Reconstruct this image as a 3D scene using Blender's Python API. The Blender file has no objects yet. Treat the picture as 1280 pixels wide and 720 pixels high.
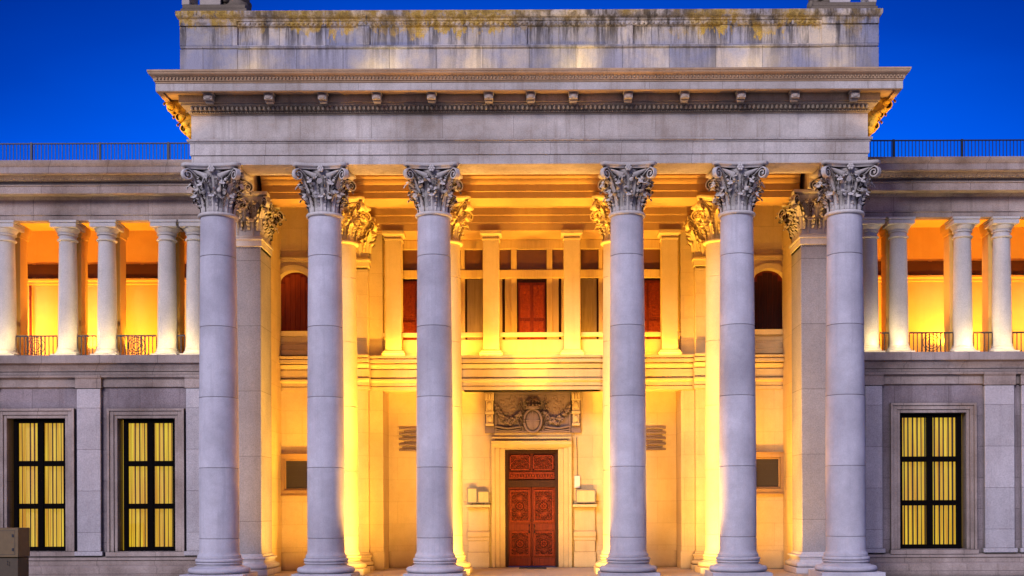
import bpy, bmesh, math, random
from mathutils import Vector, Matrix
R = math.radians
PI = math.pi
rnd = random.Random(7)
scene = bpy.context.scene
COL = scene.collection

# ------------------------------------------------------------------ camera facts
EYE = Vector((0.22, -30.0, 1.78)); FOC = 1500.0; VX, VY = 675.0, 635.0; ROLL = R(0.22)
def at(px, py, Y):
    """world X, Z of a measured photo point that lies at depth Y"""
    k = (Y - EYE.y) / FOC
    dx, dy = px - VX, VY - py
    c, s = math.cos(ROLL), math.sin(ROLL)
    return EYE.x + (dx*c + dy*s)*k, EYE.z + (-dx*s + dy*c)*k
def X(px, Y, py=450): return at(px, py, Y)[0]
def Z(py, Y, px=675): return at(px, py, Y)[1]

# ------------------------------------------------------------------ mesh builder
class MB:
    def __init__(s): s.v = []; s.f = []
    def add(s, vs, fs):
        o = len(s.v); s.v += [tuple(p) for p in vs]; s.f += [tuple(i+o for i in f) for f in fs]; return s
    def box(s, x0, x1, y0, y1, z0, z1):
        if x0 > x1: x0, x1 = x1, x0
        if y0 > y1: y0, y1 = y1, y0
        if z0 > z1: z0, z1 = z1, z0
        vs = [(x0,y0,z0),(x1,y0,z0),(x1,y1,z0),(x0,y1,z0),(x0,y0,z1),(x1,y0,z1),(x1,y1,z1),(x0,y1,z1)]
        return s.add(vs, [(0,3,2,1),(4,5,6,7),(0,1,5,4),(1,2,6,5),(2,3,7,6),(3,0,4,7)])
    def lathe(s, prof, n=40, cx=0, cy=0, cap=True):
        vs = []; fs = []
        for (r, z) in prof:
            for i in range(n):
                a = 2*PI*i/n; vs.append((cx+r*math.cos(a), cy+r*math.sin(a), z))
        for j in range(len(prof)-1):
            for i in range(n):
                k = (i+1) % n; fs.append((j*n+i, j*n+k, (j+1)*n+k, (j+1)*n+i))
        if cap:
            fs.append(tuple(range(n-1, -1, -1))); m = (len(prof)-1)*n; fs.append(tuple(m+i for i in range(n)))
        return s.add(vs, fs)
    def ball(s, c, rx, ry=None, rz=None, n=7, m=5):
        ry = rx if ry is None else ry; rz = rx if rz is None else rz
        vs = [(c[0], c[1], c[2]-rz)]
        for j in range(1, m):
            t = PI*j/m - PI/2
            for i in range(n):
                a = 2*PI*i/n; vs.append((c[0]+rx*math.cos(t)*math.cos(a), c[1]+ry*math.cos(t)*math.sin(a), c[2]+rz*math.sin(t)))
        vs.append((c[0], c[1], c[2]+rz)); fs = []
        for i in range(n): fs.append((0, 1+(i+1) % n, 1+i))
        for j in range(m-2):
            for i in range(n):
                k = (i+1) % n; fs.append((1+j*n+i, 1+j*n+k, 1+(j+1)*n+k, 1+(j+1)*n+i))
        l = len(vs)-1; b = 1+(m-2)*n
        for i in range(n): fs.append((l, b+i, b+(i+1) % n))
        return s.add(vs, fs)
    def tube(s, pts, rad, n=8):
        pts = [Vector(p) for p in pts]; vs = []; fs = []
        for i, p in enumerate(pts):
            t = (pts[min(i+1, len(pts)-1)] - pts[max(i-1, 0)]).normalized()
            u = t.cross(Vector((0, 0, 1)))
            if u.length < 1e-3: u = t.cross(Vector((0, 1, 0)))
            u.normalize(); w = u.cross(t)
            r = rad[i] if isinstance(rad, (list, tuple)) else rad
            for k in range(n):
                a = 2*PI*k/n; vs.append(p + u*(r*math.cos(a)) + w*(r*math.sin(a)))
        for i in range(len(pts)-1):
            for k in range(n):
                q = (k+1) % n; fs.append((i*n+k, i*n+q, (i+1)*n+q, (i+1)*n+k))
        fs.append(tuple(range(n-1, -1, -1))); m = (len(pts)-1)*n; fs.append(tuple(m+k for k in range(n)))
        return s.add(vs, fs)
    def sweep_x(s, prof, x0, x1, yf):
        """profile of (out, z) extruded along x; yf = face plane (out is toward -y); closed at the back"""
        n = len(prof); vs = []
        for x in (x0, x1):
            for (o, z) in prof: vs.append((x, yf-o, z))
        fs = [(i, i+n, i+n+1, i+1) for i in range(n-1)]
        fs.append((n-1, 2*n-1, n, 0))
        fs.append(tuple(range(n))); fs.append(tuple(range(2*n-1, n-1, -1)))
        return s.add(vs, fs)
    def sweep_u(s, prof, hw, yf, yb):
        """profile (out, z) run round three sides of a block, mitred at the front corners"""
        n = len(prof); vs = []
        for q in range(4):
            for (o, z) in prof:
                vs.append([(-hw-o, yb, z), (-hw-o, yf-o, z), (hw+o, yf-o, z), (hw+o, yb, z)][q])
        fs = []
        for q in range(3):
            for i in range(n-1):
                fs.append((q*n+i, (q+1)*n+i, (q+1)*n+i+1, q*n+i+1))
        return s.add(vs, fs)
    def sweep_square(s, prof, hx, hy, cx=0, cy=0, cap=True):
        n = len(prof); vs = []; fs = []
        for (o, z) in prof:
            vs += [(cx-hx-o, cy-hy-o, z), (cx+hx+o, cy-hy-o, z), (cx+hx+o, cy+hy+o, z), (cx-hx-o, cy+hy+o, z)]
        for j in range(n-1):
            for i in range(4):
                k = (i+1) % 4; fs.append((j*4+i, j*4+k, (j+1)*4+k, (j+1)*4+i))
        if cap: fs.append((3,2,1,0)); m = (n-1)*4; fs.append((m, m+1, m+2, m+3))
        return s.add(vs, fs)
    def prism_y(s, poly, y0, y1):
        n = len(poly)
        vs = [(x, y0, z) for (x, z) in poly] + [(x, y1, z) for (x, z) in poly]
        fs = [tuple(range(n)), tuple(range(2*n-1, n-1, -1))] + [(i, i+n, (i+1) % n+n, (i+1) % n) for i in range(n)]
        return s.add(vs, fs)
    def grid(s, pts):
        m = len(pts); n = len(pts[0]); vs = [p for r in pts for p in r]
        return s.add(vs, [(j*n+i, j*n+i+1, (j+1)*n+i+1, (j+1)*n+i) for j in range(m-1) for i in range(n-1)])

def build(name, mb, mat, parent=None, bevel=0, label=None, angle=35):
    me = bpy.data.meshes.new(name); me.from_pydata(mb.v, [], mb.f); me.validate()
    bm = bmesh.new(); bm.from_mesh(me); bmesh.ops.recalc_face_normals(bm, faces=bm.faces); bm.to_mesh(me); bm.free()
    me.polygons.foreach_set('use_smooth', [True]*len(me.polygons)); me.set_sharp_from_angle(angle=R(angle))
    me.materials.append(mat)
    o = bpy.data.objects.new(name, me); COL.objects.link(o)
    if parent: o.parent = parent
    if label: o['label'] = label
    if bevel:
        b = o.modifiers.new('bevel', 'BEVEL'); b.width = bevel; b.segments = 2; b.limit_method = 'ANGLE'; b.angle_limit = R(40)
        b.use_clamp_overlap = True
    return o
def empty(name, loc=(0,0,0), parent=None):
    o = bpy.data.objects.new(name, None); o.empty_display_size = 0.3; o.location = loc; COL.objects.link(o)
    if parent: o.parent = parent
    return o
def tag(o, label, cat, group=None):
    o['label'] = label; o['category'] = cat
    if group: o['group'] = group
    return o
def copy_tree(o, parent):
    c = o.copy(); COL.objects.link(c); c.parent = parent
    for ch in list(o.children): copy_tree(ch, c)
    return c

# ------------------------------------------------------------------ materials
class NT:
    def __init__(s, name):
        s.m = bpy.data.materials.new(name); s.m.use_nodes = True; s.t = s.m.node_tree; s.t.nodes.clear()
        s.out = s.n('ShaderNodeOutputMaterial'); s.b = s.n('ShaderNodeBsdfPrincipled')
        s.l(s.b.outputs[0], s.out.inputs['Surface'])
        s.pos = s.n('ShaderNodeNewGeometry').outputs['Position']
    def n(s, t, **kw):
        x = s.t.nodes.new(t)
        for k, v in kw.items(): setattr(x, k, v)
        return x
    def l(s, a, b): s.t.links.new(a, b)
    def scaled(s, sx, sy, sz):
        m = s.n('ShaderNodeMapping'); m.inputs['Scale'].default_value = (sx, sy, sz); s.l(s.pos, m.inputs['Vector']); return m.outputs[0]
    def noise(s, scale, detail=6, rough=0.6, vec=None):
        x = s.n('ShaderNodeTexNoise'); x.inputs['Scale'].default_value = scale; x.inputs['Detail'].default_value = detail
        x.inputs['Roughness'].default_value = rough; s.l(vec or s.pos, x.inputs['Vector']); return x.outputs['Fac']
    def ramp(s, fac, stops):
        r = s.n('ShaderNodeValToRGB'); e = r.color_ramp.elements
        while len(e) < len(stops): e.new(0.5)
        for i, (p, c) in enumerate(stops):
            e[i].position = p; e[i].color = (c, c, c, 1) if isinstance(c, (int, float)) else (*c, 1)
        s.l(fac, r.inputs[0]); return r.outputs[0]
    def mix(s, fac, a, b, mode='MIX'):
        x = s.n('ShaderNodeMix', data_type='RGBA', blend_type=mode)
        for sock, v in ((x.inputs[0], fac), (x.inputs[6], a), (x.inputs[7], b)):
            if isinstance(v, (int, float)): sock.default_value = v
            elif isinstance(v, tuple): sock.default_value = (*v, 1)
            else: s.l(v, sock)
        return x.outputs[2]
    def math(s, op, a, b=0.0):
        x = s.n('ShaderNodeMath', operation=op)
        for sock, v in ((x.inputs[0], a), (x.inputs[1], b)):
            if isinstance(v, (int, float)): sock.default_value = v
            else: s.l(v, sock)
        return x.outputs[0]
    def bump(s, h, strength, dist=0.02, prev=None):
        b = s.n('ShaderNodeBump'); b.inputs['Strength'].default_value = strength; b.inputs['Distance'].default_value = dist
        s.l(h, b.inputs['Height'])
        if prev: s.l(prev, b.inputs['Normal'])
        return b.outputs[0]
    def sep(s):
        x = s.n('ShaderNodeSeparateXYZ'); s.l(s.pos, x.inputs[0]); return x.outputs

def stone(name, base, dark=None, mortar=0.38, aod=0.16, joints=None, stain=0.5, speck=0.25, rough=0.85, bump=0.35, dirt_shade=0.0, block=0.12, zoff=0.0, dirt_shade_col=(0.05,0.04,0.03), streak=0.5):
    t = NT(name)
    dark = dark or tuple(c*0.55 for c in base)
    big = t.noise(0.55, 7, 0.62); mid = t.noise(3.2, 8, 0.65); fine = t.noise(42, 4, 0.7); grit = t.noise(160, 2, 0.6)
    col = t.mix(t.math('MULTIPLY', t.ramp(big, [(0.40, 0), (0.72, 1)]), stain), base, dark)
    col = t.mix(t.math('MULTIPLY', t.ramp(mid, [(0.45, 0), (0.75, 1)]), stain*0.7), col, tuple(c*0.72 for c in base))
    st = t.noise(1.0, 6, 0.7, t.scaled(5.5, 5.5, 0.28))
    col = t.mix(t.math('MULTIPLY', t.ramp(st, [(0.52, 0), (0.74, 1)]), stain*streak), col, dark)
    col = t.mix(speck, col, t.ramp(fine, [(0.30, 0.32), (0.5, 0.9), (0.68, 1.3)]), 'MULTIPLY')
    nrm = t.bump(fine, bump*0.5, 0.006)
    nrm = t.bump(mid, bump, 0.02, nrm)
    nrm = t.bump(grit, bump*0.3, 0.003, nrm)
    if joints:
        bw, rh = joints
        s3 = t.sep(); c = t.n('ShaderNodeCombineXYZ')
        t.l(t.math('ADD', s3[0], s3[1]), c.inputs[0]); t.l(t.math('ADD', s3[2], zoff), c.inputs[1])
        br = t.n('ShaderNodeTexBrick'); t.l(c.outputs[0], br.inputs['Vector'])
        br.inputs['Scale'].default_value = 1; br.inputs['Brick Width'].default_value = bw; br.inputs['Row Height'].default_value = rh
        br.inputs['Mortar Size'].default_value = 0.007; br.inputs['Mortar Smooth'].default_value = 0.3
        br.inputs['Color1'].default_value = (1-block, 1-block, 1-block, 1); br.inputs['Color2'].default_value = (1+block, 1+block, 1+block, 1)
        br.inputs['Mortar'].default_value = (mortar, mortar*0.95, mortar*0.93, 1); br.inputs['Bias'].default_value = 0.0
        col = t.mix(0.85, col, br.outputs['Color'], 'MULTIPLY')
        inv = t.math('SUBTRACT', 1.0, br.outputs['Fac'])
        nrm = t.bump(inv, 0.5, 0.012, nrm)
    if dirt_shade:  # AO darkens creases and recesses: painted shade along with grime
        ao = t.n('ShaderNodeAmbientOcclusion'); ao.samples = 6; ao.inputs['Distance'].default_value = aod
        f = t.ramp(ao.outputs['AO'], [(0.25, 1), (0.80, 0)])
        col = t.mix(t.math('MULTIPLY', f, dirt_shade), col, dirt_shade_col)
    t.l(col, t.b.inputs['Base Color']); t.l(nrm, t.b.inputs['Normal'])
    t.b.inputs['Roughness'].default_value = rough; t.b.inputs['Specular IOR Level'].default_value = 0.3
    return t.m

M = {}
M['column'] = stone('grey_granite', (0.59,0.57,0.60), (0.31,0.29,0.32), joints=(50, 1.75), zoff=0.70, mortar=0.6, block=0.10, stain=0.9, speck=0.20, bump=0.3, dirt_shade=0.35)
M['capital'] = stone('capital_limestone', (0.66,0.62,0.57), (0.34,0.28,0.22), stain=0.6, speck=0.3, dirt_shade=1.0, aod=0.28, dirt_shade_col=(0.045,0.028,0.016))
M['front'] = stone('frieze_limestone', (0.64,0.585,0.525), (0.32,0.255,0.20), joints=(1.75, 0.62), mortar=0.55, stain=1.0, speck=0.4, block=0.07, dirt_shade=0.8, aod=0.22, zoff=-10.83, streak=0.8)
M['cornice'] = stone('cornice_limestone', (0.60,0.40,0.23), (0.24,0.15,0.08), stain=0.85, speck=0.3, dirt_shade=0.85)
M['bed'] = stone('carved_moulding_stone', (0.58,0.47,0.32), (0.13,0.10,0.06), stain=0.8, speck=0.35, dirt_shade=0.9)
M['wing'] = stone('wing_wall_stone', (0.38,0.315,0.315), (0.15,0.11,0.11), joints=(1.5, 0.86), stain=1.0, speck=0.75, block=0.16, dirt_shade=0.75, aod=0.5, streak=0.9)
M['wingtrim'] = stone('wing_trim_stone', (0.47,0.38,0.325), (0.14,0.095,0.07), joints=(1.6, 20), stain=0.95, speck=0.5, block=0.06, dirt_shade=0.95, aod=0.30)
M['pilaster'] = stone('wing_pilaster_stone', (0.55,0.51,0.51), (0.32,0.28,0.28), joints=(50, 1.15), block=0.1, stain=0.8, speck=0.6, dirt_shade=0.6, aod=0.3)
M['ochre'] = stone('ochre_limestone', (0.62,0.48,0.24), (0.45,0.29,0.10), joints=(1.3, 0.66), mortar=0.80, stain=0.6, speck=0.16, block=0.025, bump=0.3, streak=0.5)
M['ochretrim'] = stone('ochre_trim_stone', (0.64,0.50,0.25), (0.40,0.26,0.10), stain=0.5, speck=0.14, bump=0.3, dirt_shade=0.8, dirt_shade_col=(0.16,0.08,0.03))
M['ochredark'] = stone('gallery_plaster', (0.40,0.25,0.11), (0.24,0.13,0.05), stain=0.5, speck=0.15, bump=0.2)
M['relief'] = stone('carved_relief_stone', (0.24,0.175,0.165), (0.13,0.09,0.085), stain=0.8, speck=0.3, dirt_shade=0.8)
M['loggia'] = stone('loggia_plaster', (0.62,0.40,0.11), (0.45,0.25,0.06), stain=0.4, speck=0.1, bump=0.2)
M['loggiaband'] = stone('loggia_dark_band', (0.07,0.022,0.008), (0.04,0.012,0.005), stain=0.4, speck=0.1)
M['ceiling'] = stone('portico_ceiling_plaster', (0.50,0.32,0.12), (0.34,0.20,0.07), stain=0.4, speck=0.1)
M['paving'] = stone('floor_stone', (0.44,0.38,0.32), (0.26,0.22,0.19), stain=0.5, speck=0.3)
M['ground'] = stone('plaza_stone', (0.26,0.25,0.24), (0.14,0.13,0.13), stain=0.6, speck=0.3)
M['sculpt'] = stone('weathered_sculpture_stone', (0.24,0.19,0.13), (0.07,0.055,0.04), stain=0.9, speck=0.4, dirt_shade=0.8)

def parapet_mat():
    t = NT('lichen_parapet_stone'); s3 = t.sep(); z = s3[2]
    base = (0.62,0.53,0.40)
    big = t.noise(0.8, 7, 0.65); mid = t.noise(4.5, 9, 0.7); fine = t.noise(40, 4, 0.7)
    col = t.mix(t.ramp(big, [(0.4, 0), (0.6, 1)]), base, (0.38,0.38,0.44))
    # blue-grey washed blocks in the panel zone, each stone a little different
    c = t.n('ShaderNodeCombineXYZ'); t.l(s3[0], c.inputs[0]); t.l(t.math('ADD', z, 0.62), c.inputs[1])
    br = t.n('ShaderNodeTexBrick'); t.l(c.outputs[0], br.inputs['Vector']); br.offset = 0.37
    br.inputs['Scale'].default_value = 1; br.inputs['Brick Width'].default_value = 1.15; br.inputs['Row Height'].default_value = 0.69
    br.inputs['Mortar Size'].default_value = 0.011; br.inputs['Color1'].default_value = (0.62,0.65,0.76,1); br.inputs['Color2'].default_value = (1.22,1.16,1.06,1)
    br.inputs['Mortar'].default_value = (0.5,0.48,0.46,1)
    col = t.mix(0.9, col, br.outputs['Color'], 'MULTIPLY')
    st = t.noise(1.0, 7, 0.75, t.scaled(4.2, 4.2, 0.35))
    zt = t.math('MULTIPLY', t.math('SUBTRACT', z, 12.9), 0.85)
    streak = t.math('MULTIPLY', t.ramp(st, [(0.46, 0), (0.57, 1)]), t.ramp(zt, [(0.0, 0.3), (0.6, 1.0)]))
    col = t.mix(t.math('MULTIPLY', streak, 0.95), col, (0.07,0.06,0.055))
    # yellow lichen hanging from the coping
    edge = t.noise(1.3, 6, 0.7, t.scaled(1.6, 1.6, 0.5))
    d = t.math('ADD', t.math('MULTIPLY', t.math('SUBTRACT', z, 13.66), 3.2), t.math('MULTIPLY', t.math('SUBTRACT', edge, 0.41), 7.5))
    lich = t.math('MULTIPLY', t.ramp(d, [(0.30, 0), (0.62, 1)]), t.ramp(mid, [(0.36, 0.15), (0.55, 1)]))
    patch = t.ramp(t.noise(0.55, 3, 0.6), [(0.42, 0.08), (0.54, 1)])
    lich = t.math('MULTIPLY', lich, patch)
    col = t.mix(t.math('MULTIPLY', lich, 0.9), col, t.mix(t.ramp(fine, [(0.35, 0), (0.65, 1)]), (0.50,0.27,0.02), (0.88,0.56,0.05)))
    black = t.math('MULTIPLY', t.ramp(mid, [(0.46, 0), (0.58, 1)]), t.ramp(t.math('MULTIPLY', t.math('SUBTRACT', z, 13.45), 2.0), [(0.0, 0), (0.6, 0.6)]))
    col = t.mix(black, col, (0.06,0.045,0.03))
    col = t.mix(0.35, col, t.ramp(fine, [(0.3, 0.35), (0.5, 0.9), (0.7, 1.25)]), 'MULTIPLY')
    t.l(col, t.b.inputs['Base Color']); t.b.inputs['Roughness'].default_value = 0.9
    t.l(t.bump(mid, 0.5, 0.03, t.bump(fine, 0.3, 0.01)), t.b.inputs['Normal'])
    return t.m
M['parapet'] = parapet_mat()

def wood(name, c1, c2, carve=0.0, cs=9.0):
    t = NT(name)
    g = t.noise(1.0, 6, 0.65, t.scaled(26, 26, 1.6)); n = t.noise(2.5, 4)
    col = t.mix(t.ramp(g, [(0.3, 0), (0.7, 1)]), c2, c1); col = t.mix(t.math('MULTIPLY', n, 0.5), col, c2)
    nrm = t.bump(g, 0.25, 0.004)
    if carve:
        v = t.n('ShaderNodeTexVoronoi', feature='SMOOTH_F1'); v.inputs['Scale'].default_value = cs; t.l(t.pos, v.inputs['Vector'])
        w = t.noise(cs*1.6, 5, 0.7)
        h = t.math('ADD', t.math('MULTIPLY', v.outputs['Distance'], 0.9), w)
        nrm = t.bump(h, carve, 0.05, nrm)
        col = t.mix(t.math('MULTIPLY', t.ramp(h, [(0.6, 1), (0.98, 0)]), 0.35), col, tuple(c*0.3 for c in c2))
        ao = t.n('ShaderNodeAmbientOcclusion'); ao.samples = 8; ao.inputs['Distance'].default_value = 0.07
        col = t.mix(t.ramp(ao.outputs['AO'], [(0.45, 0.95), (0.88, 0)]), col, (0.022, 0.006, 0.002))  # shade of the carving painted dark in its creases
        ri = t.ramp(ao.outputs['AO'], [(0.90, 0), (1.0, 0.30)]); col = t.mix(ri, col, tuple(min(1, c*1.5) for c in c1))  # highlight on raised carving painted into the colour
    t.l(col, t.b.inputs['Base Color']); t.l(nrm, t.b.inputs['Normal']); t.b.inputs['Roughness'].default_value = 0.6; t.b.inputs['Specular IOR Level'].default_value = 0.2
    return t.m
M['wood'] = wood('red_brown_wood', (0.24,0.034,0.009), (0.10,0.012,0.004))
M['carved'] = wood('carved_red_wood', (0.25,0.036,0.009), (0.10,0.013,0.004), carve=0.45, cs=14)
M['archwood'] = wood('arch_red_wood', (0.36,0.065,0.016), (0.18,0.026,0.007))
M['darkwood'] = wood('dark_maroon_wood', (0.055,0.010,0.004), (0.025,0.005,0.002))
M['woodframe'] = wood('dark_door_frame_wood', (0.055,0.018,0.008), (0.03,0.010,0.005))
M['board'] = wood('grey_brown_board', (0.26,0.19,0.10), (0.15,0.10,0.05))
M['paintedwood'] = wood('ochre_painted_wood', (0.50,0.36,0.17), (0.40,0.27,0.11))

def plain(name, c, rough=0.5, metal=0.0, noise=0.2):
    t = NT(name); n = t.noise(9, 5, 0.65)
    t.l(t.mix(t.math('MULTIPLY', n, noise*2), c, tuple(x*0.45 for x in c)), t.b.inputs['Base Color'])
    t.b.inputs['Roughness'].default_value = rough; t.b.inputs['Metallic'].default_value = metal
    t.l(t.bump(n, 0.1, 0.005), t.b.inputs['Normal'])
    return t.m
M['iron'] = plain('dark_iron', (0.022,0.022,0.028), 0.5, 0.3)
M['blackframe'] = plain('black_window_frame', (0.004,0.003,0.003), 0.9); M['blackframe'].node_tree.nodes['Principled BSDF'].inputs['Specular IOR Level'].default_value = 0.05
M['fixture'] = plain('grey_fixture_metal', (0.24,0.22,0.19), 0.45, 0.5)
M['tanmetal'] = plain('tan_painted_metal', (0.20,0.125,0.042), 0.6, 0.0, 0.5)
M['darktan'] = plain('dark_tan_metal', (0.085,0.055,0.022), 0.6, 0.0, 0.5)
M['white'] = plain('white_plastic', (0.78,0.76,0.70), 0.4)
M['rubber'] = plain('black_rubber', (0.015,0.013,0.012), 0.8)
M['darkpane'] = plain('dark_pane', (0.045,0.035,0.022), 0.4)
M['amberpane'] = plain('dim_amber_pane', (0.13,0.05,0.014), 0.4)

def blind_mat():
    t = NT('lit_yellow_blind'); s3 = t.sep()
    w = t.noise(1.0, 4, 0.6, t.scaled(30, 30, 0.4)); b = t.noise(1.1, 3)
    col = t.mix(t.ramp(w, [(0.38, 0), (0.62, 1)]), (0.60,0.24,0.004), (0.95,0.66,0.035))
    col = t.mix(t.ramp(b, [(0.45, 0), (0.7, 0.35)]), col, (0.75,0.30,0.03))
    t.b.inputs['Base Color'].default_value = (0.2,0.12,0.02,1)
    t.l(col, t.b.inputs['Emission Color']); t.b.inputs['Emission Strength'].default_value = 0.92
    return t.m
M['blind'] = blind_mat()
def glass_mat():
    t = NT('window_glass'); t.t.nodes.remove(t.b)
    tr = t.n('ShaderNodeBsdfTransparent'); gl = t.n('ShaderNodeBsdfGlossy'); gl.inputs['Roughness'].default_value = 0.04
    fr = t.n('ShaderNodeFresnel'); fr.inputs['IOR'].default_value = 1.45; mx = t.n('ShaderNodeMixShader')
    tr.inputs[0].default_value = (0.93,0.95,0.92,1)
    t.l(fr.outputs[0], mx.inputs[0]); t.l(tr.outputs[0], mx.inputs[1]); t.l(gl.outputs[0], mx.inputs[2]); t.l(mx.outputs[0], t.out.inputs['Surface'])
    return t.m
M['glass'] = glass_mat()
def lens_mat():
    t = NT('lit_lamp_lens'); t.b.inputs['Base Color'].default_value = (0.9,0.8,0.6,1)
    t.b.inputs['Emission Color'].default_value = (1,0.62,0.2,1); t.b.inputs['Emission Strength'].default_value = 6
    return t.m
M['lens'] = lens_mat()

# ------------------------------------------------------------------ ground
g = MB().box(-900, 900, -900, 1500, -0.6, -0.15); o = build('ground', g, M['ground']); o['kind'] = 'structure'
g = MB()
for i in range(-14, 15):
    for j in range(10):
        g.box(i*1.3+0.006, (i+1)*1.3-0.006, -16+j*1.3+0.006, -16+(j+1)*1.3-0.006, -0.2, -0.135)
o = build('pavement', g, M['paving'], bevel=0.006); o['kind'] = 'structure'

# ------------------------------------------------------------------ the building
B = empty('museum_building')
tag(B, 'grey stone museum with tall Corinthian portico, golden floodlit porch and loggia wings', 'building')
CX = [-7.80, -5.13, -2.405, 2.42, 5.165, 7.86]

# --- acanthus ornament
def leaflet(mb, p, d, out, L, w, cup):
    """small pointed blade from p along d, cupped toward out"""
    d = d.normalized(); sd = d.cross(out)
    if sd.length < 1e-4: return
    sd.normalize(); nn = sd.cross(d).normalized()
    if nn.dot(out) < 0: nn = -nn
    rows = []
    for j in range(6):
        v = j/5; ww = w*(0.55+0.75*math.sin(PI*min(1, v*0.9+0.12)))*(1-v**4*0.9)
        c = p + d*(L*(v-0.15*v*v)) + nn*(cup*(v**2.2) - 0.02*0)
        rows.append([c + sd*(ww*u) - nn*(abs(u)**1.6*w*0.55) for u in (-1, -0.5, 0, 0.5, 1)])
    mb.grid(rows)
def leaf(mb, org, out, up, h, w, curl, lean=0.0, nu=8, nv=12):
    """one acanthus leaf: org = foot point, out = outward unit vector"""
    out = Vector(out).normalized(); up = Vector((0,0,1)); side = up.cross(out).normalized(); org = Vector(org)
    def spine(v):
        if v < 0.72: return lean*v + 0.42*curl*v*v + 0.02, v*h*1.06
        a = (v-0.72)/0.28*PI*0.85; r = curl*0.30
        return lean*0.72 + 0.42*curl*0.52 + 0.02 + r*(1-math.cos(a))*1.3, 0.72*h*1.06 + r*math.sin(a)*1.6
    rows = []
    for j in range(nv+1):
        v = j/nv; oo, zz = spine(v)
        ww = w*0.62*(1.0+0.12*math.sin(PI*v))*(1 if v < 0.74 else max(0.3, 1-(v-0.74)/0.26*0.7))
        rows.append([org + side*(u*ww) + out*(oo + 0.10*w*math.cos(u*PI*2.0) - 0.16*w*u*u) + up*zz for u in [-1+2*i/nu for i in range(nu+1)]])
    mb.grid(rows)
    for v, k in ((0.34, 0.85), (0.55, 1.0), (0.74, 0.95), (0.90, 0.7)):
        oo, zz = spine(v)
        for sg in (-1, 1):
            p = org + side*(sg*w*0.36) + out*(oo+0.01) + up*zz
            d = side*(sg*0.85) + up*(0.75 if v < 0.7 else 0.25) + out*0.35
            leaflet(mb, p, d, out, w*0.72*k, w*0.24*k, w*0.34*k)
    oo, zz = spine(1.0)
    for a in (-0.5, 0, 0.5):
        leaflet(mb, org + side*(w*0.25*a) + out*(oo-0.01) + up*(zz+0.01), out*0.6 - up*0.75 + side*a, out, w*0.5, w*0.2, 0.0)
def volute(mb, org, out, r, th, start, turns=1.6):
    """scroll strip in the plane (out, z) rising from start and curling to org"""
    out = Vector(out).normalized(); up = Vector((0,0,1)); side = up.cross(out).normalized(); org = Vector(org)
    pts = []
    N = 26
    for i in range(N+1):
        t = i/N; a = PI*0.5 - t*turns*2*PI*0.98
        rr = r*(1-0.80*t)
        pts.append((org + out*(rr*math.cos(a)) + up*(rr*math.sin(a)), th*(1-0.35*t), 0.20*r*(1-0.5*t)))
    s = Vector(start); e = pts[0][0]; lead = []
    for i in range(8):
        t = i/8; c = s.lerp(e, t); c += up*(0.25*(e-s).length*math.sin(PI*t)*0.35) - out*(0.10*(e-s).length*math.sin(PI*t))
        lead.append((c, th*(0.8+0.2*t), 0.20*r))
    P = lead+pts; rows = [[], [], [], [], []]
    for i, (c, w, d) in enumerate(P):
        tn = (P[min(i+1, len(P)-1)][0]-P[max(i-1, 0)][0]).normalized(); nn = side.cross(tn).normalized()
        rows[0].append(c+side*w+nn*d*0.6); rows[1].append(c+side*w-nn*d*0.6); rows[2].append(c-side*w-nn*d*0.6); rows[3].append(c-side*w+nn*d*0.6); rows[4].append(c+side*w+nn*d*0.6)
    mb.grid(rows)
    mb.ball(org, r*0.28, r*0.28, r*0.28, 8, 6)

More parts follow.
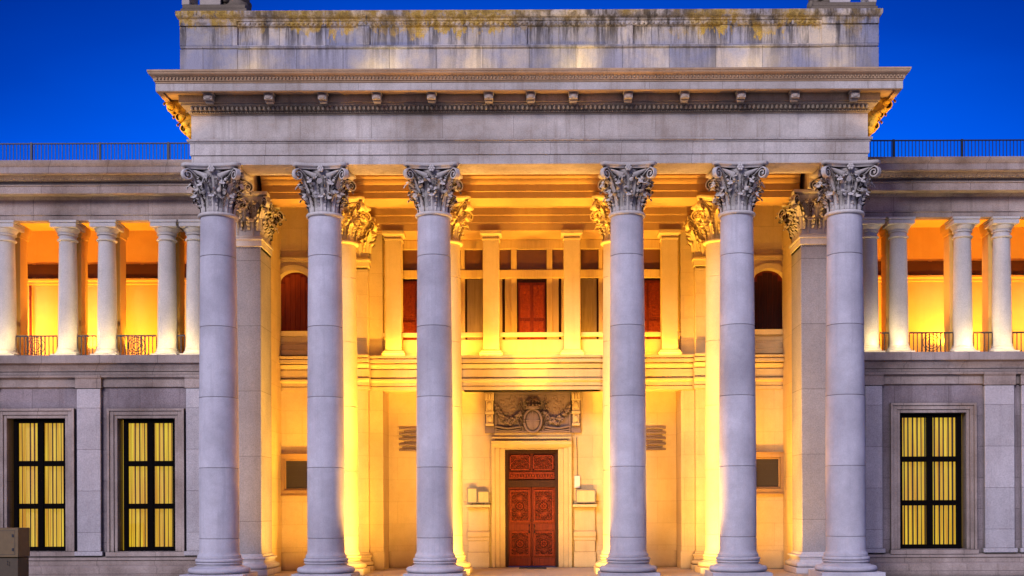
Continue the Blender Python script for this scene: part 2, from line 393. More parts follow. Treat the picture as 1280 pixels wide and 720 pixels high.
def capital_round(rt, z0, h, seed=0, sp=1.0):
    """rt = radius at neck"""
    mb = MB(); rr = random.Random(seed)
    mb.lathe([(rt*1.02, z0-0.10), (rt*1.12, z0-0.085), (rt*1.15, z0-0.045), (rt*1.10, z0-0.01), (rt*1.0, z0)], 40)
    bell = lambda t: rt*(0.93+0.05*t+0.30*t**3)
    mb.lathe([(bell(i/8), z0-0.005+h*0.88*i/8) for i in range(9)], 32)
    for k in range(8):
        a = k*PI/4+PI/8*0; d = Vector((math.cos(a), math.sin(a), 0))
        leaf(mb, d*bell(0)+Vector((0,0,z0)), d, None, h*0.36*(1+rr.uniform(-.06,.06)), rt*0.36, rt*0.55*(1+rr.uniform(-.15,.15)))
    for k in range(8):
        a = k*PI/4+PI/8; d = Vector((math.cos(a), math.sin(a), 0))
        leaf(mb, d*(bell(0.2)-0.02)+Vector((0,0,z0+h*0.10)), d, None, h*0.54*(1+rr.uniform(-.08,.08)), rt*0.38, rt*0.85*(1+rr.uniform(-.15,.15)))
    for k in range(16):   # stalks (caulicoli) with small leaves between
        a = k*PI/8+PI/16; d = Vector((math.cos(a), math.sin(a), 0))
        leaf(mb, d*(bell(0.55)-0.01)+Vector((0,0,z0+h*0.46)), d, None, h*0.26, rt*0.17, rt*0.5, nu=4, nv=9)
    for k in range(46):
        a = rr.uniform(0, 2*PI); t = rr.uniform(0.30, 0.66); d = Vector((math.cos(a), math.sin(a), 0)); sd = Vector((-d.y, d.x, 0))
        leaflet(mb, d*(bell(t)+0.05+0.16*t)+Vector((0,0,z0+h*t)), d*rr.uniform(.2,.9)+Vector((0,0,rr.uniform(-.7,.8)))+sd*rr.uniform(-.9,.9), d, rr.uniform(.10,.17), rr.uniform(.035,.06), .05)
    zc = z0+h*0.76
    for k in range(8):   # pale wings sweeping up to the horns of the abacus
        a = (k//2)*PI/2+PI/4; d = Vector((math.cos(a), math.sin(a), 0)); sg = -1 if k % 2 else 1; sd = Vector((-d.y, d.x, 0))*sg
        rows = []
        for i in range(9):
            t = i/8; c0 = d*(rt*(1.0+(0.62*sp+.12*(sp>1))*t**1.3)) + sd*(rt*0.50*(1-t)) + Vector((0,0,z0+h*(0.60+0.27*t**0.7)))
            c1 = d*(rt*(1.05+(0.66*sp+.12*(sp>1))*t)) + sd*(rt*0.62*(1-t)+0.02) + Vector((0,0,z0+h*(0.80+0.10*t)))
            rows.append([c0, c0.lerp(c1, .5)+(d+sd).normalized()*0.03, c1])
        mb.grid(rows)
    for k in range(4):
        a = k*PI/2+PI/4; d = Vector((math.cos(a), math.sin(a), 0)); sd = Vector((-d.y, d.x, 0))
        volute(mb, d*(rt*1.74*sp)+Vector((0,0,zc)), d, h*0.125, rt*0.15, d*(bell(.5)+.02)+Vector((0,0,z0+h*0.50)))
        leaf(mb, d*(rt*1.12)+Vector((0,0,z0+h*0.40)), d, None, h*0.30, rt*0.22, rt*0.62, lean=rt*0.3, nu=4, nv=9)
        b = k*PI/2; f = Vector((math.cos(b), math.sin(b), 0)); fs = Vector((-f.y, f.x, 0))
        for s in (-1, 1):   # inner scrolls meeting under the rosette
            volute(mb, f*(rt*1.12)+fs*(s*rt*0.24)+Vector((0,0,zc+h*0.0)), (-fs*s+f*0.15), h*0.06, rt*0.08, f*(bell(.6)+.03)+fs*(s*rt*0.62)+Vector((0,0,z0+h*0.52)))
        for q in range(7):   # rosette on the abacus
            aa = q*2*PI/6; off = 0 if q == 6 else rt*0.13
            c = f*(rt*1.27*sp)+fs*(off*math.cos(aa))+Vector((0,0,z0+h*0.885+off*math.sin(aa)))
            mb.ball(c, rt*0.10, rt*0.10, rt*0.10, 7, 5)
    # concave abacus
    ring = []
    hw = rt*1.62*sp; N = 10
    cor = [(-1,-1),(1,-1),(1,1),(-1,1)]
    for k in range(4):
        p = Vector((cor[k][0]*hw, cor[k][1]*hw, 0)); q = Vector((cor[(k+1)%4][0]*hw, cor[(k+1)%4][1]*hw, 0)); m = (p+q)/2; n = m.normalized()
        for i in range(1, N):
            t = i/N; c = p.lerp(q, t) - n*(rt*0.34*math.sin(PI*t)); ring.append(c)
    n = len(ring); vs = []; zs = [(z0+h*0.885, 0.88), (z0+h*0.925, 0.92), (z0+h*0.935, 0.98), (z0+h*0.95, 1.0), (z0+h, 1.0)]
    for (z, s) in zs: vs += [(c.x*s, c.y*s, z) for c in ring]
    fs = [(j*n+i, j*n+(i+1)%n, (j+1)*n+(i+1)%n, (j+1)*n+i) for j in range(len(zs)-1) for i in range(n)]
    fs += [tuple(range(n-1,-1,-1)), tuple((len(zs)-1)*n+i for i in range(n))]
    mb.add(vs, fs)
    return mb
def capital_square(hx, hy, z0, h, seed=0, nx=2):
    mb = MB(); rr = random.Random(seed)
    mb.sweep_square([(0.0,z0-0.36),(0.0,z0-0.30),(0.03,z0-0.29),(0.03,z0-0.13),(0.06,z0-0.12),(0.06,z0-0.07),(0.02,z0-0.05),(0.0,z0)], hx, hy)
    mb.sweep_square([(-0.02+0.02*i/8+0.13*(i/8)**4, z0-0.004+h*0.9*i/8) for i in range(9)], hx, hy)
    for (ax, half, other) in ((0, hx, hy), (1, hy, hx)):
        for s in (-1, 1):
            d = Vector((0, s, 0)) if ax == 0 else Vector((s, 0, 0)); al = Vector((1,0,0)) if ax == 0 else Vector((0,1,0))
            foot = d*(other-0.03)
            n = max(2, round(half*2/0.42)); w = half/n*1.0
            for i in range(n):
                leaf(mb, foot+al*(-half+half*2*(i+.5)/n)+Vector((0,0,z0)), d, None, h*0.37, w*0.92, 0.24*(1+rr.uniform(-.15,.15)))
            for i in range(n+1):
                dd = d
                if i in (0, n): dd = (d+al*(-1 if i == 0 else 1)).normalized()
                leaf(mb, foot+al*(-half+half*2*i/n)*0.97+Vector((0,0,z0+h*.10)), dd, None, h*0.56, w*0.9, 0.34*(1+rr.uniform(-.15,.15)))
            for i in range(2*n):
                leaf(mb, foot+al*(-half+half*2*(i+.5)/(2*n))+Vector((0,0,z0+h*.46)), d, None, h*0.27, w*0.5, 0.24, nu=4, nv=9)
            for sg in (-1, 1):
                volute(mb, foot+d*0.12+al*(sg*0.14)+Vector((0,0,z0+h*.76)), -al*sg+d*0.1, h*0.10, 0.05, foot+d*0.03+al*(sg*half*0.6)+Vector((0,0,z0+h*.52)))
            for q in range(7):
                aa = q*2*PI/6; off = 0 if q == 6 else 0.06
                mb.ball(foot+d*0.17+al*(off*math.cos(aa))+Vector((0,0,z0+h*.89+off*math.sin(aa))), 0.05, 0.05, 0.05, 7, 5)
    for sx in (-1, 1):
        for sy in (-1, 1):
            d = Vector((sx, sy, 0)).normalized(); c = Vector((sx*hx, sy*hy, 0))
            volute(mb, c+d*0.24+Vector((0,0,z0+h*.74)), d, h*0.14, 0.06, c+d*0.02+Vector((0,0,z0+h*.50)))
            leaf(mb, c+d*0.04+Vector((0,0,z0+h*.40)), d, None, h*0.32, 0.12, 0.34, lean=0.14, nu=4, nv=9)
    mb.sweep_square([(0.10,z0+h*.86),(0.13,z0+h*.90),(0.20,z0+h*.92),(0.22,z0+h*.94),(0.22,z0+h)], hx, hy)
    return mb

# --- column pieces
ZN, ZT = 9.02, 10.25           # neck and architrave soffit
def shaft(rb, rt, z0, z1, seed, joints=True):
    rr = random.Random(seed); mb = MB(); prof = [(rb*1.10, z0), (rb*1.10, z0+0.06), (rb*1.03, z0+0.10), (rb, z0+0.16)]
    js = [1.05, 2.80, 4.55, 6.30, 8.05] if joints else []
    rad = lambda z: rb-(rb-rt)*(max(0, (z-z0)/(z1-z0)-0.22)/0.78)**1.35
    zs = [z0+0.16+(z1-z0-0.16)*i/24 for i in range(1, 25)]
    ev = [(z, 0) for z in zs if all(abs(z-j) > 0.03 for j in js)]
    for j in js: ev += [(j-0.012, 0), (j-0.004, 1), (j+0.004, 1), (j+0.012, 0)]
    for (z, q) in sorted(ev): prof.append((rad(z)-(0.012 if q else 0), z))
    return mb.lathe(prof, 56)
def base_round(rb, z0, hp, z1, plinth):
    h = z1-z0-hp; mb = MB(); mb.box(-plinth, plinth, -plinth, plinth, z0, z0+hp)
    def tor(r, zc, hh, n=7): return [(r+hh*math.cos(-PI/2+PI*i/n), zc+hh*math.sin(-PI/2+PI*i/n)) for i in range(n+1)]
    a = h*0.20; b = h*0.13
    p = [(rb*1.20, z0+hp)] + tor(plinth*0.985-a, z0+hp+a, a) + [(rb*1.22, z0+hp+2*a+0.01), (rb*1.20, z0+hp+2*a+0.03)]
    zz = z0+hp+2*a+0.03; sc = h-2*a-2*b-0.07
    for i in range(6): t = i/5; p.append((rb*(1.20-0.10*math.sin(PI*t)-0.05*t), zz+sc*t))
    p += [(rb*1.16, z1-2*b-0.035), (rb*1.15, z1-2*b-0.005)] + tor(rb*1.08, z1-b-0.002, b-0.004) + [(rb*0.98, z1-0.002)]
    mb.lathe(p, 56); return mb
cap_f = build('capital', capital_round(0.405, ZN+0.1, ZT-ZN-0.1, 1, 1.12), M['capital'], angle=60)
base_f = build('column_base', base_round(0.47, 0.002, 0.18, 0.56, 0.73), M['column'], bevel=0.012)
first = None
for i, x in enumerate(CX):
    s = build('column', shaft(0.46, 0.405, 0.56, ZN, 20+i), M['column'], B); s.location = (x, 0, 0)
    if i in (0, 5): s.scale = (1.06, 1.06, 1)
    for src in (cap_f, base_f):
        c = src if i == 0 else src.copy()
        if i: COL.objects.link(c)
        c.parent = s
        if src is cap_f: c.rotation_euler.z = (i % 4)*PI/2
# back row: four floodlit columns
ZTB = 10.14; YB = 2.8
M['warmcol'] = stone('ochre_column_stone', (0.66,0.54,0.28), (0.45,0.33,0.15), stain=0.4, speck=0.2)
M['warmcap'] = stone('ochre_capital_stone', (0.72,0.58,0.26), (0.44,0.30,0.11), stain=0.4, speck=0.2, dirt_shade=0.6, dirt_shade_col=(0.30,0.14,0.03))
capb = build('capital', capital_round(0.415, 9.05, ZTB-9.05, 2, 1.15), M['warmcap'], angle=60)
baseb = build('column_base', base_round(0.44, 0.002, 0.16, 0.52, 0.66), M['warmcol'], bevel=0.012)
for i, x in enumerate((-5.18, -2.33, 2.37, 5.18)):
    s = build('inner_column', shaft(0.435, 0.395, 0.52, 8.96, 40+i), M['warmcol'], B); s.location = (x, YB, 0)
    for src in (capb, baseb):
        c = src if i == 0 else src.copy()
        if i: COL.objects.link(c)
        c.parent = s
# end piers
M['pier'] = stone('pier_granite', (0.33,0.315,0.32), (0.20,0.185,0.19), joints=(50, 1.75), stain=0.6, speck=0.45, block=0.06, zoff=0.3)
capp = None
def base_square(hx, hy, z0, hp, z1, o):
    mb = MB(); h = z1-z0-hp
    mb.box(-hx-o, hx+o, -hy-o, hy+o, z0, z0+hp)
    pr = [(0, z0+hp)]
    def tor(oc, zc, r, n=6): return [(oc+r*math.cos(-PI/2+PI*i/n), zc+r*math.sin(-PI/2+PI*i/n)) for i in range(n+1)]
    pr += tor(o-0.02-h*.2, z0+hp+h*.2, h*.2) + [(o*.5, z0+hp+h*.44), (o*.30, z0+hp+h*.55), (o*.42, z0+hp+h*.70)] + tor(o*.42, z0+hp+h*.83, h*.10) + [(0.03, z1-0.02), (0.03, z1+0.03), (0.0, z1+0.05)]
    mb.sweep_square(pr, hx, hy); return mb
for i, sx in enumerate((-1, 1)):
    s = build('end_pier', MB().box(-0.62, 0.62, -0.62, 0.62, 0.52, 9.1), M['pier'], B, bevel=0.015); s.location = (sx*7.87, 2.82, 0)
    if i == 0:
        capp = build('capital', capital_square(0.62, 0.62, 9.12, 10.25-9.12, 3), M['capital'], s, angle=60)
        basp = build('pier_base', base_square(0.62, 0.62, 0.002, 0.16, 0.52, 0.20), M['column'], s, bevel=0.01)
    else:
        for src in (capp, basp): c = src.copy(); COL.objects.link(c); c.parent = s

# --- entablature, cornice, attic of the portico
HW = 8.32; YF = -0.48; YBK = 6.0
arch = [(-0.5,10.25),(0,10.25),(0,10.475),(0.03,10.48),(0.03,10.76),(0.045,10.765),(0.06,10.80),(0.095,10.81),(0.095,10.855),(0.03,10.875),(0.0,10.89),(0,11.47),(-0.5,11.47)]
mb = MB().sweep_u(arch, HW, YF, YBK)
mb.box(-HW+0.01, HW-0.01, YF+0.01, 0.47, 10.252, 11.4)
mb.box(-HW+0.012, -HW+0.95, 0.46, YBK, 10.253, 11.4); mb.box(HW-0.95, HW-0.012, 0.46, YBK, 10.253, 11.4)
build('entablature', mb, M['front'], B)
bed = [(0,11.462),(0.02,11.475),(0.02,11.50),(0.06,11.51),(0.07,11.55),(0.10,11.57),(0.16,11.63),(0.20,11.66),(0.20,11.70),(0.24,11.705),(0.24,11.90),(-0.2,11.90)]
mb = MB().sweep_u(bed, HW, YF, YBK)
n = 150
for i in range(n):   # egg-and-dart
    x = -HW+2*HW*(i+.5)/n
    mb.ball((x, YF-0.145, 11.59), 0.042, 0.06, 0.058, 7, 5)
n = 290
for i in range(n):
    x = -HW+2*HW*(i+.5)/n; mb.ball((x, YF-0.065, 11.52), 0.023, 0.03, 0.024, 5, 4)
for sx in (-1, 1):
    for i in range(40):
        mb.ball((sx*(HW+0.125), YF+6.2*(i+.5)/40, 11.60), 0.04, 0.05, 0.055, 6, 4)
build('carved_moulding', mb, M['bed'], B)
cor = [(0.2,11.885),(0.54,11.885),(0.54,11.84),(0.66,11.83),(0.66,12.02),(0.675,12.03),(0.675,12.06),(0.70,12.07),(0.71,12.10)]
cor += [(0.71+0.10*t-0.02*math.sin(2*PI*t), 12.11+0.14*t) for t in [i/8 for i in range(9)]] + [(0.825,12.255),(0.825,12.30),(0.79,12.315),(-0.3,12.36)]
mb = MB().sweep_u(cor, HW, YF, YBK)
n = 210
for i in range(n):
    x = -HW-0.66+2*(HW+0.66)*(i+.5)/n; mb.ball((x, YF-0.725, 12.125), 0.026, 0.03, 0.03, 5, 4)
build('cornice', mb, M['cornice'], B)
# pale corona face: the drip band below the sima
mb = MB().sweep_u([(0.65,11.845),(0.666,11.845),(0.666,12.015),(0.65,12.015)], HW, YF, YBK-0.01)
build('corona_band', mb, M['front'], B)
modpx = [258, 334, 401.5, 469.5, 538.5, 610.5, 663.5, 717, 786, 857, 928, 995.5, 1071]
mod = MB().box(-0.125, 0.125, -0.285, 0.0, -0.05, 0.0).box(-0.105, 0.105, -0.26, 0.0, -0.19, -0.05).box(-0.09,0.09,-0.15,0.0,-0.23,-0.19)
mod.ball((0, -0.26, -0.12), 0.09, 0.03, 0.06, 8, 6)
m0 = None
M['modstone'] = stone('modillion_stone', (0.52,0.45,0.37), (0.25,0.20,0.15), stain=0.6, speck=0.3, dirt_shade=0.6)
for px in modpx:
    if m0 is None: c = m0 = build('modillion', mod, M['modstone'], B, bevel=0.012)
    else: c = m0.copy(); COL.objects.link(c); c.parent = B
    c.location = (X(px, -1.1, 118), YF-0.26, 11.875)
# attic
PW = 8.62; PY = -0.38
pa = [(0,12.30),(0,13.12),(0.02,13.13),(0.05,13.15),(0.05,13.20),(0.02,13.22),(-0.03,13.23),(-0.03,13.66),(0.0,13.68),(0.03,13.70),(0.03,13.79),(0.06,13.81),(0.06,13.84),(0.11,13.88),(0.14,13.93),(0.14,14.03),(-0.6,14.06)]
mb = MB().sweep_u(pa, PW-0.06, PY, YBK)
for (a, b) in ((-7.25, PW-8.62+0), ):
    pass
px_piers = [(226, 297), (445, 462), (651, 659), (783, 791), (900, 912), (1027, 1100)]
for k, (a, b) in enumerate(px_piers):
    xa, xb = X(a, PY, 60), X(b, PY, 60)
    if k == 0: xa = -PW
    if k == 5: xb = PW
    mb.box(xa, xb, PY-0.035, PY+0.2, 13.215, 13.675)
    if k in (0, 5): mb.box(xa, xb, PY-0.07, PY+0.8, 13.69, 14.045); mb.box(xa, xb, PY-0.02, PY+0.8, 12.3, 13.125)
for i in range(120):
    mb.ball((-7.2+14.4*(i+.5)/120, PY-0.035, 13.745), 0.045, 0.03, 0.035, 6, 4)
build('attic_parapet', mb, M['parapet'], B, bevel=0.008)
mb = MB().box(-PW+0.2, PW-0.2, 0.2, YBK+3, 12.32, 14.0).box(-HW+.05, HW-.05, YBK+1.25, YBK+3, 0, 12.4).box(-HW+.05, HW-.05, YBK+.2, YBK+3, 11.21, 12.4)
build('rear_mass', mb, M['front'], B)
# carved scroll consoles on the flanks, gold glow painted into their colour
def scroll_console():
    mb = MB(); rr = random.Random(5)
    for i in range(22):
        t = i/21; z = 11.02+0.86*t; ox = 0.06+0.58*t**1.3
        for k in range(3):
            mb.ball((-ox*rr.uniform(.80,1.05), rr.uniform(-.16,.16), z+rr.uniform(-.03,.03)), rr.uniform(.07,.12), rr.uniform(.07,.12), rr.uniform(.06,.10), 7, 5)
    prof = [(0,10.95),(-0.10,10.97),(-0.16,11.15),(-0.22,11.35),(-0.34,11.52),(-0.50,11.66),(-0.60,11.80),(-0.64,11.875),(0,11.875)]
    mb.prism_y(prof, -0.15, 0.15)
    for c in ((-0.22, 11.18, 0.10), (-0.52, 11.70, 0.13), (-0.34,11.46,.10)):
        volute(mb, (c[0], 0, c[1]), (-1, 0, 0), c[2], 0.19, (c[0]+0.12, 0, c[1]-0.05), 1.4)
    for t in (0.2, 0.45, 0.7, 0.9):
        leaf(mb, (-0.06-0.45*t**1.3, 0, 10.95+0.75*t), (-1, 0, 0), None, 0.26, 0.16, 0.2, lean=0.12, nu=6, nv=10)
    return mb
M['goldglow'] = stone('gold_glow_stone', (0.85,0.50,0.05), (0.45,0.22,0.02), stain=0.4, speck=0.2, dirt_shade=0.8, dirt_shade_col=(0.12,0.04,0.005))  # base colour carries the golden lamp glow
con = build('scroll_console', scroll_console(), M['goldglow'], B, angle=60); con.location = (-HW, -0.2, 0)
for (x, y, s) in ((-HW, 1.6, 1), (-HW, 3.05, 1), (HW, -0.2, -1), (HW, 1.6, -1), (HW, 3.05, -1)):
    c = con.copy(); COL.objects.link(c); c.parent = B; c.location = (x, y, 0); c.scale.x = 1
    if s < 0: c.rotation_euler.z = PI

# --- porch interior
YW = 4.7; YD = 6.0
mb = MB().box(-HW+0.9, HW-0.9, 0.45, 6.2, 11.05, 11.2)
for sx in (-1, 1):
    for x in CX[1:3]:
        mb.box(sx*abs(x)-0.40, sx*abs(x)+0.40, 0.48, 2.33, 10.62, 11.06)
build('porch_ceiling', mb, M['ceiling'], B)
beam = [(0,ZTB),(0,ZTB+0.17),(0.03,ZTB+0.18),(0.03,ZTB+0.36),(0.07,ZTB+0.39),(0.10,ZTB+0.46),(0.10,ZTB+0.50),(0.16,ZTB+0.55),(0.16,11.06),(-0.9,11.06),(-0.9,ZTB)]
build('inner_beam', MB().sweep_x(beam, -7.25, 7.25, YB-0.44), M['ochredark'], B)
# side bay walls with an arched opening (built as a ring of boxes + arch strip)
def arch_poly(x0, x1, zb, zt, n=14):
    r = (x1-x0)/2; rise = r*0.80; zs = zt-rise; cx = (x0+x1)/2
    return [(x0, zb)] + [(cx-r*math.cos(PI*i/n), zs+rise*math.sin(PI*i/n)) for i in range(n+1)] + [(x1, zb)]
AX0, AX1, AZ0, AZ1 = 6.42, 7.34, 6.92, 8.68
for sx in (-1, 1):
    xi, xo = 4.31, 8.3
    mb = MB()
    a0, a1 = sorted((sx*AX0, sx*AX1)); p = arch_poly(a0, a1, AZ0, AZ1)
    w0, w1 = sorted((sx*5.5, sx*xo))
    # wall around the arch: left, right, below, above (above follows the curve)
    mb.box(w0, a0, YW, YD+0.2, 0, 11.1); mb.box(a1, w1, YW, YD+0.2, 0, 11.1)
    mb.box(a0, a1, YW, YD+0.2, 0, AZ0)
    arc = p[1:-1]; n = len(arc)
    vs = [(x, YW, z) for x, z in arc] + [(x, YW, 11.1) for x, z in arc] + [(x, YW+0.6, z) for x, z in arc]
    fs = [(i, i+1, n+i+1, n+i) for i in range(n-1)] + [(i, i+1, 2*n+i+1, 2*n+i) for i in range(n-1)]
    mb.add(vs, fs)
    mb.box(*sorted((sx*xi, sx*5.5)), YW, YD+0.2, 0, 5.2)
    mb.box(*sorted((sx*xi, sx*5.5)), YW+0.02, YD+0.9, 5.2, 11.1)
    mb.box(*sorted((sx*7.25, sx*8.45)), 3.44, YW+0.01, 0, 11.1)
    build('porch_side_wall', mb, M['ochre'], B)
    # arch frame and door leaf
    f = MB(); q = arch_poly(a0-0.16, a1+0.16, AZ0, AZ1+0.15)
    n = len(p); vs = [(x, YW-0.05, z) for x, z in p]+[(x, YW-0.05, z) for x, z in q]+[(x, YW+0.05, z) for x, z in p]+[(x, YW+0.01, z) for x, z in q]
    fs = [(i, i+1, n+i+1, n+i) for i in range(n-1)]+[(i, i+1, 2*n+i+1, 2*n+i) for i in range(n-1)]+[(n+i, n+i+1, 3*n+i+1, 3*n+i) for i in range(n-1)]
    f.add(vs, fs)
    f.box(a0-0.24, a1+0.24, YW-0.10, YW-0.002, AZ0-0.16, AZ0-0.01)
    f.box(a0-0.30, a1+0.30, YW-0.09, YW-0.002, AZ1+0.30, AZ1+0.36); f.box(a0-0.26, a1+0.26, YW-0.06, YW-0.002, AZ1+0.24, AZ1+0.30)
    fr = build('arched_frame', f, M['ochretrim'], B)
    d = MB(); d.prism_y(arch_poly(a0+0.003, a1-0.003, AZ0+0.003, AZ1-0.003), YW+0.30, YW+0.38)
    dd = build('arched_door', d, M['wood'], B)
    d2 = MB(); nb = 6
    for k in range(nb):
        u0 = a0+.012+(a1-a0-.024)*k/nb; u1 = a0+.012+(a1-a0-.024)*(k+1)/nb-.008
        mid = abs((u0+u1)/2-(a0+a1)/2)/((a1-a0)/2)
        d2.box(u0, u1, YW+.285, YW+.31, AZ0+.02, AZ1-.06-.42*mid**2.2)
    build('door_planks', d2, M['darkwood'] if sx > 0 else M['archwood'], dd, bevel=.004)
    # blind small window low in the wall
    wz0, wz1 = 2.32, 3.22; v0, v1 = sorted((sx*6.42, sx*7.16))
    f = MB().box(v0-.12, v1+.12, YW-.12, YW-.002, wz1, wz1+.12).box(v0-.12, v1+.12, YW-.12, YW-.002, wz0-.12, wz0).box(v0-.12, v0, YW-.12, YW-.002, wz0, wz1).box(v1, v1+.12, YW-.12, YW-.002, wz0, wz1)
    for (u0, u1, q0, q1) in ((v0-.15, v1+.15, wz1+.12, wz1+.15), (v0-.15, v1+.15, wz0-.17, wz0-.12)): f.box(u0, u1, YW-.15, YW-.003, q0, q1)
    f.box(v0+.003, v1-.003, YW-.06, YW-.02, wz0+.003, wz0+.05).box(v0+.003, v1-.003, YW-.06, YW-.02, wz1-.05, wz1-.003).box(v0+.003, v0+.05, YW-.06, YW-.02, wz0+.05, wz1-.05).box(v1-.05, v1-.003, YW-.06, YW-.02, wz0+.05, wz1-.05)
    fr = build('small_window', f, M['ochredark'], B, bevel=.008)
    f = MB().box(v0+.002, v1-.002, YW-.012, YW-.001, wz0+.002, wz1-.002)
    for k in range(5): f.box(v0+.06, v1-.06, YW-.02, YW-.01, wz0+.08+k*.16, wz0+.17+k*.16)
    build('pane', f, M['darkpane'], fr)
    # plinth course
    mb = MB().box(*sorted((sx*4.28, sx*7.3)), YW-.06, YW-.002, 0.002, 0.52)
    build('plinth_course', mb, M['ochretrim'], B, bevel=.012)
# recessed entrance wall
DX0, DX1, DZ1 = X(631.5, YD, 640), X(698, YD, 640), Z(562, YD)
mb = MB().box(-4.31, DX0, YD, YD+.5, 0, 5.3).box(DX1, 4.31, YD, YD+.5, 0, 5.3).box(DX0, DX1, YD, YD+.5, DZ1, 5.3)
build('entrance_wall', mb, M['ochre'], B)
for (a, b) in ((-4.31, DX0-.55), (DX1+.55, 4.31)): build('plinth_course', MB().box(a, b, YD-.05, YD-.002, 0.002, .50), M['ochretrim'], B, bevel=.01)
# belt course: straight run, centre break, pilaster breaks
def belt(mb, x0, x1, y, z0=5.19, z1=6.16):
    h = z1-z0; P = [(-0.6,0),(0,0),(0,.10),(-.02,.105),(-.02,.125),(.015,.13),(.015,.22),(.045,.24),(.08,.27),(.085,.30),(.085,.325),(.02,.34),(.02,.375),(.045,.38),(.045,.60),(.02,.605),(.02,.63),(.07,.64),(.09,.68),(.14,.72),(.15,.755),(.11,.765),(.11,.785),(.23,.80),(.235,.89),(.20,.90),(.20,.92),(.25,.94),(.255,1.0),(-0.6,1.0)]
    mb.sweep_x([(o, z0+h*t) for (o, t) in P], x0, x1, y)
mb = MB(); belt(mb, -4.66, 4.66, YW-.06); belt(mb, -1.98, 1.98, YW-.10)
mb.box(-4.32, 4.32, YW+.5, YD+.6, 5.25, 6.10)
for sx in (-1, 1):
    belt(mb, *sorted((sx*5.67, sx*4.645)), YW-.34)
    belt(mb, *sorted((sx*7.26, sx*5.66)), YW-.04)
    mb.sweep_x([(0,6.16),(.06,6.18),(.10,6.22),(.10,6.34),(.04,6.38),(.04,6.52),(0,6.56)], *sorted((sx*7.24, sx*5.66)), YW)
build('belt_course', mb, M['ochretrim'], B)
# response pilasters on the wall behind the inner columns
pc = None
for sx in (-1, 1):
    s = build('wall_pilaster', MB().box(-.47,.47,-.15,.15,.45,5.2).box(-.47,.47,-.15,.15,6.15,9.0), M['ochre'], B, bevel=.012); s.location = (sx*5.16, YW-.14, 0)
    if pc is None:
        pc = build('capital', capital_square(.47, .15, 9.0, 1.1, 8), M['warmcap'], s, angle=60); pb = build('pilaster_base', base_square(.47,.15,.003,.14,.48,.14), M['ochretrim'], s)
    else:
        for src in (pc, pb): c = src.copy(); COL.objects.link(c); c.parent = s
# gallery: piers, rail, screen, back wall
GX = [-3.98, -1.165, 1.165, 3.98]; YG = 4.75
gp = None
for x in GX:
    if gp is None:
        gp = build('gallery_pier', MB().box(-.23,.23,-.23,.23,6.32,9.55), M['ochretrim'], B, bevel=.01)
        mb = MB().sweep_square([(0,9.50),(.025,9.51),(.025,9.545),(0,9.55),(0,9.60),(.05,9.66),(.08,9.67),(.08,9.76)], .23, .23)
        build('capital', mb, M['ochretrim'], gp)
        mb = MB().sweep_square([(.10,6.16),(.10,6.24),(.06,6.26),(.07,6.29),(.03,6.33),(0,6.36)], .23, .23); build('pier_base', mb, M['ochretrim'], gp)
        c = gp
    else: c = copy_tree(gp, B)
    c.location = (x, YG, 0)
gent = [(-1.2,9.76),(0,9.76),(0,9.98),(.02,9.99),(.02,10.18),(.05,10.21),(.05,10.40),(.09,10.43),(.09,10.50),(.16,10.54),(.20,10.60),(.20,10.68),(.16,10.72),(.10,11.06),(-1.2,11.06)]
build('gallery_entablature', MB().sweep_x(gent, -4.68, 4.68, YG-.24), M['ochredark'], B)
mb = MB()
for (a, b) in ((-4.3,-4.21),(-3.75,-1.395),(-.935,.935),(1.395,3.75),(4.21,4.3)):
    mb.box(a, b, YG-.07, YG+.07, 6.74, 6.86); mb.box(a+.001, b-.001, YG-.01, YG+.05, 6.17, 6.66); mb.box(a, b, YG-.05, YG+.05, 6.16, 6.26)
build('gallery_rail', mb, M['ochretrim'], B, bevel=.008)
YS = 5.75
mb = MB()
for x in (-3.98,-2.93,-2.05,-1.40,-.53,.53,1.40,2.05,2.93,3.98):
    wd = .085 if abs(x) < 1 else .06
    mb.box(x-wd, x+wd, YS-.08, YS+.10, 6.16, 9.76)
for sx in (-1, 1):
    mb.box(*sorted((sx*.60, sx*.80)), YS-.02, YS+.02, 6.3, 8.66); mb.box(*sorted((sx*.88, sx*1.34)), YS-.02, YS+.02, 6.3, 8.66)
mb.box(-4.31, 4.31, YS-.10, YS+.08, 8.62, 8.86); mb.box(-4.31, 4.31, YS-.09, YS+.08, 9.48, 9.75); mb.box(-4.31, 4.31, YS-.07, YS+.08, 6.16, 6.4)
build('gallery_screen', mb, M['paintedwood'], B, bevel=.008)
mb = MB().box(-4.31, 4.31, YS+.9, YS+1.1, 6.1, 11.0)
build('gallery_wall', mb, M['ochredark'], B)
mb = MB().box(-.40, .40, YS+.02, YS+.06, 6.42, 8.50)
o = build('gallery_door', mb, M['wood'], B)
mb = MB()
for i in (-1, 1):
    mb.box(i*.05, i*.36, YS-.005, YS+.03, 6.5, 7.35); mb.box(i*.05, i*.36, YS-.005, YS+.03, 7.45, 8.42)
build('door_panel', mb, M['carved'], o)
for sx in (-1, 1):
    mb = MB().box(*sorted((sx*3.0, sx*3.91)), YS+.02, YS+.06, 6.42, 8.55)
    o = build('gallery_door', mb, M['wood'], B)
    mb = MB()
    for (u, v) in ((3.05, 3.42), (3.49, 3.86)):
        mb.box(*sorted((sx*u, sx*v)), YS-.005, YS+.03, 6.5, 7.35); mb.box(*sorted((sx*u, sx*v)), YS-.005, YS+.03, 7.45, 8.48)
    build('door_panel', mb, M['carved'], o)
    mb = MB().box(*sorted((sx*1.47, sx*1.93)), YS+.0, YS+.04, 6.42, 8.60)
    build('shutter_board', mb, M['board'], B)
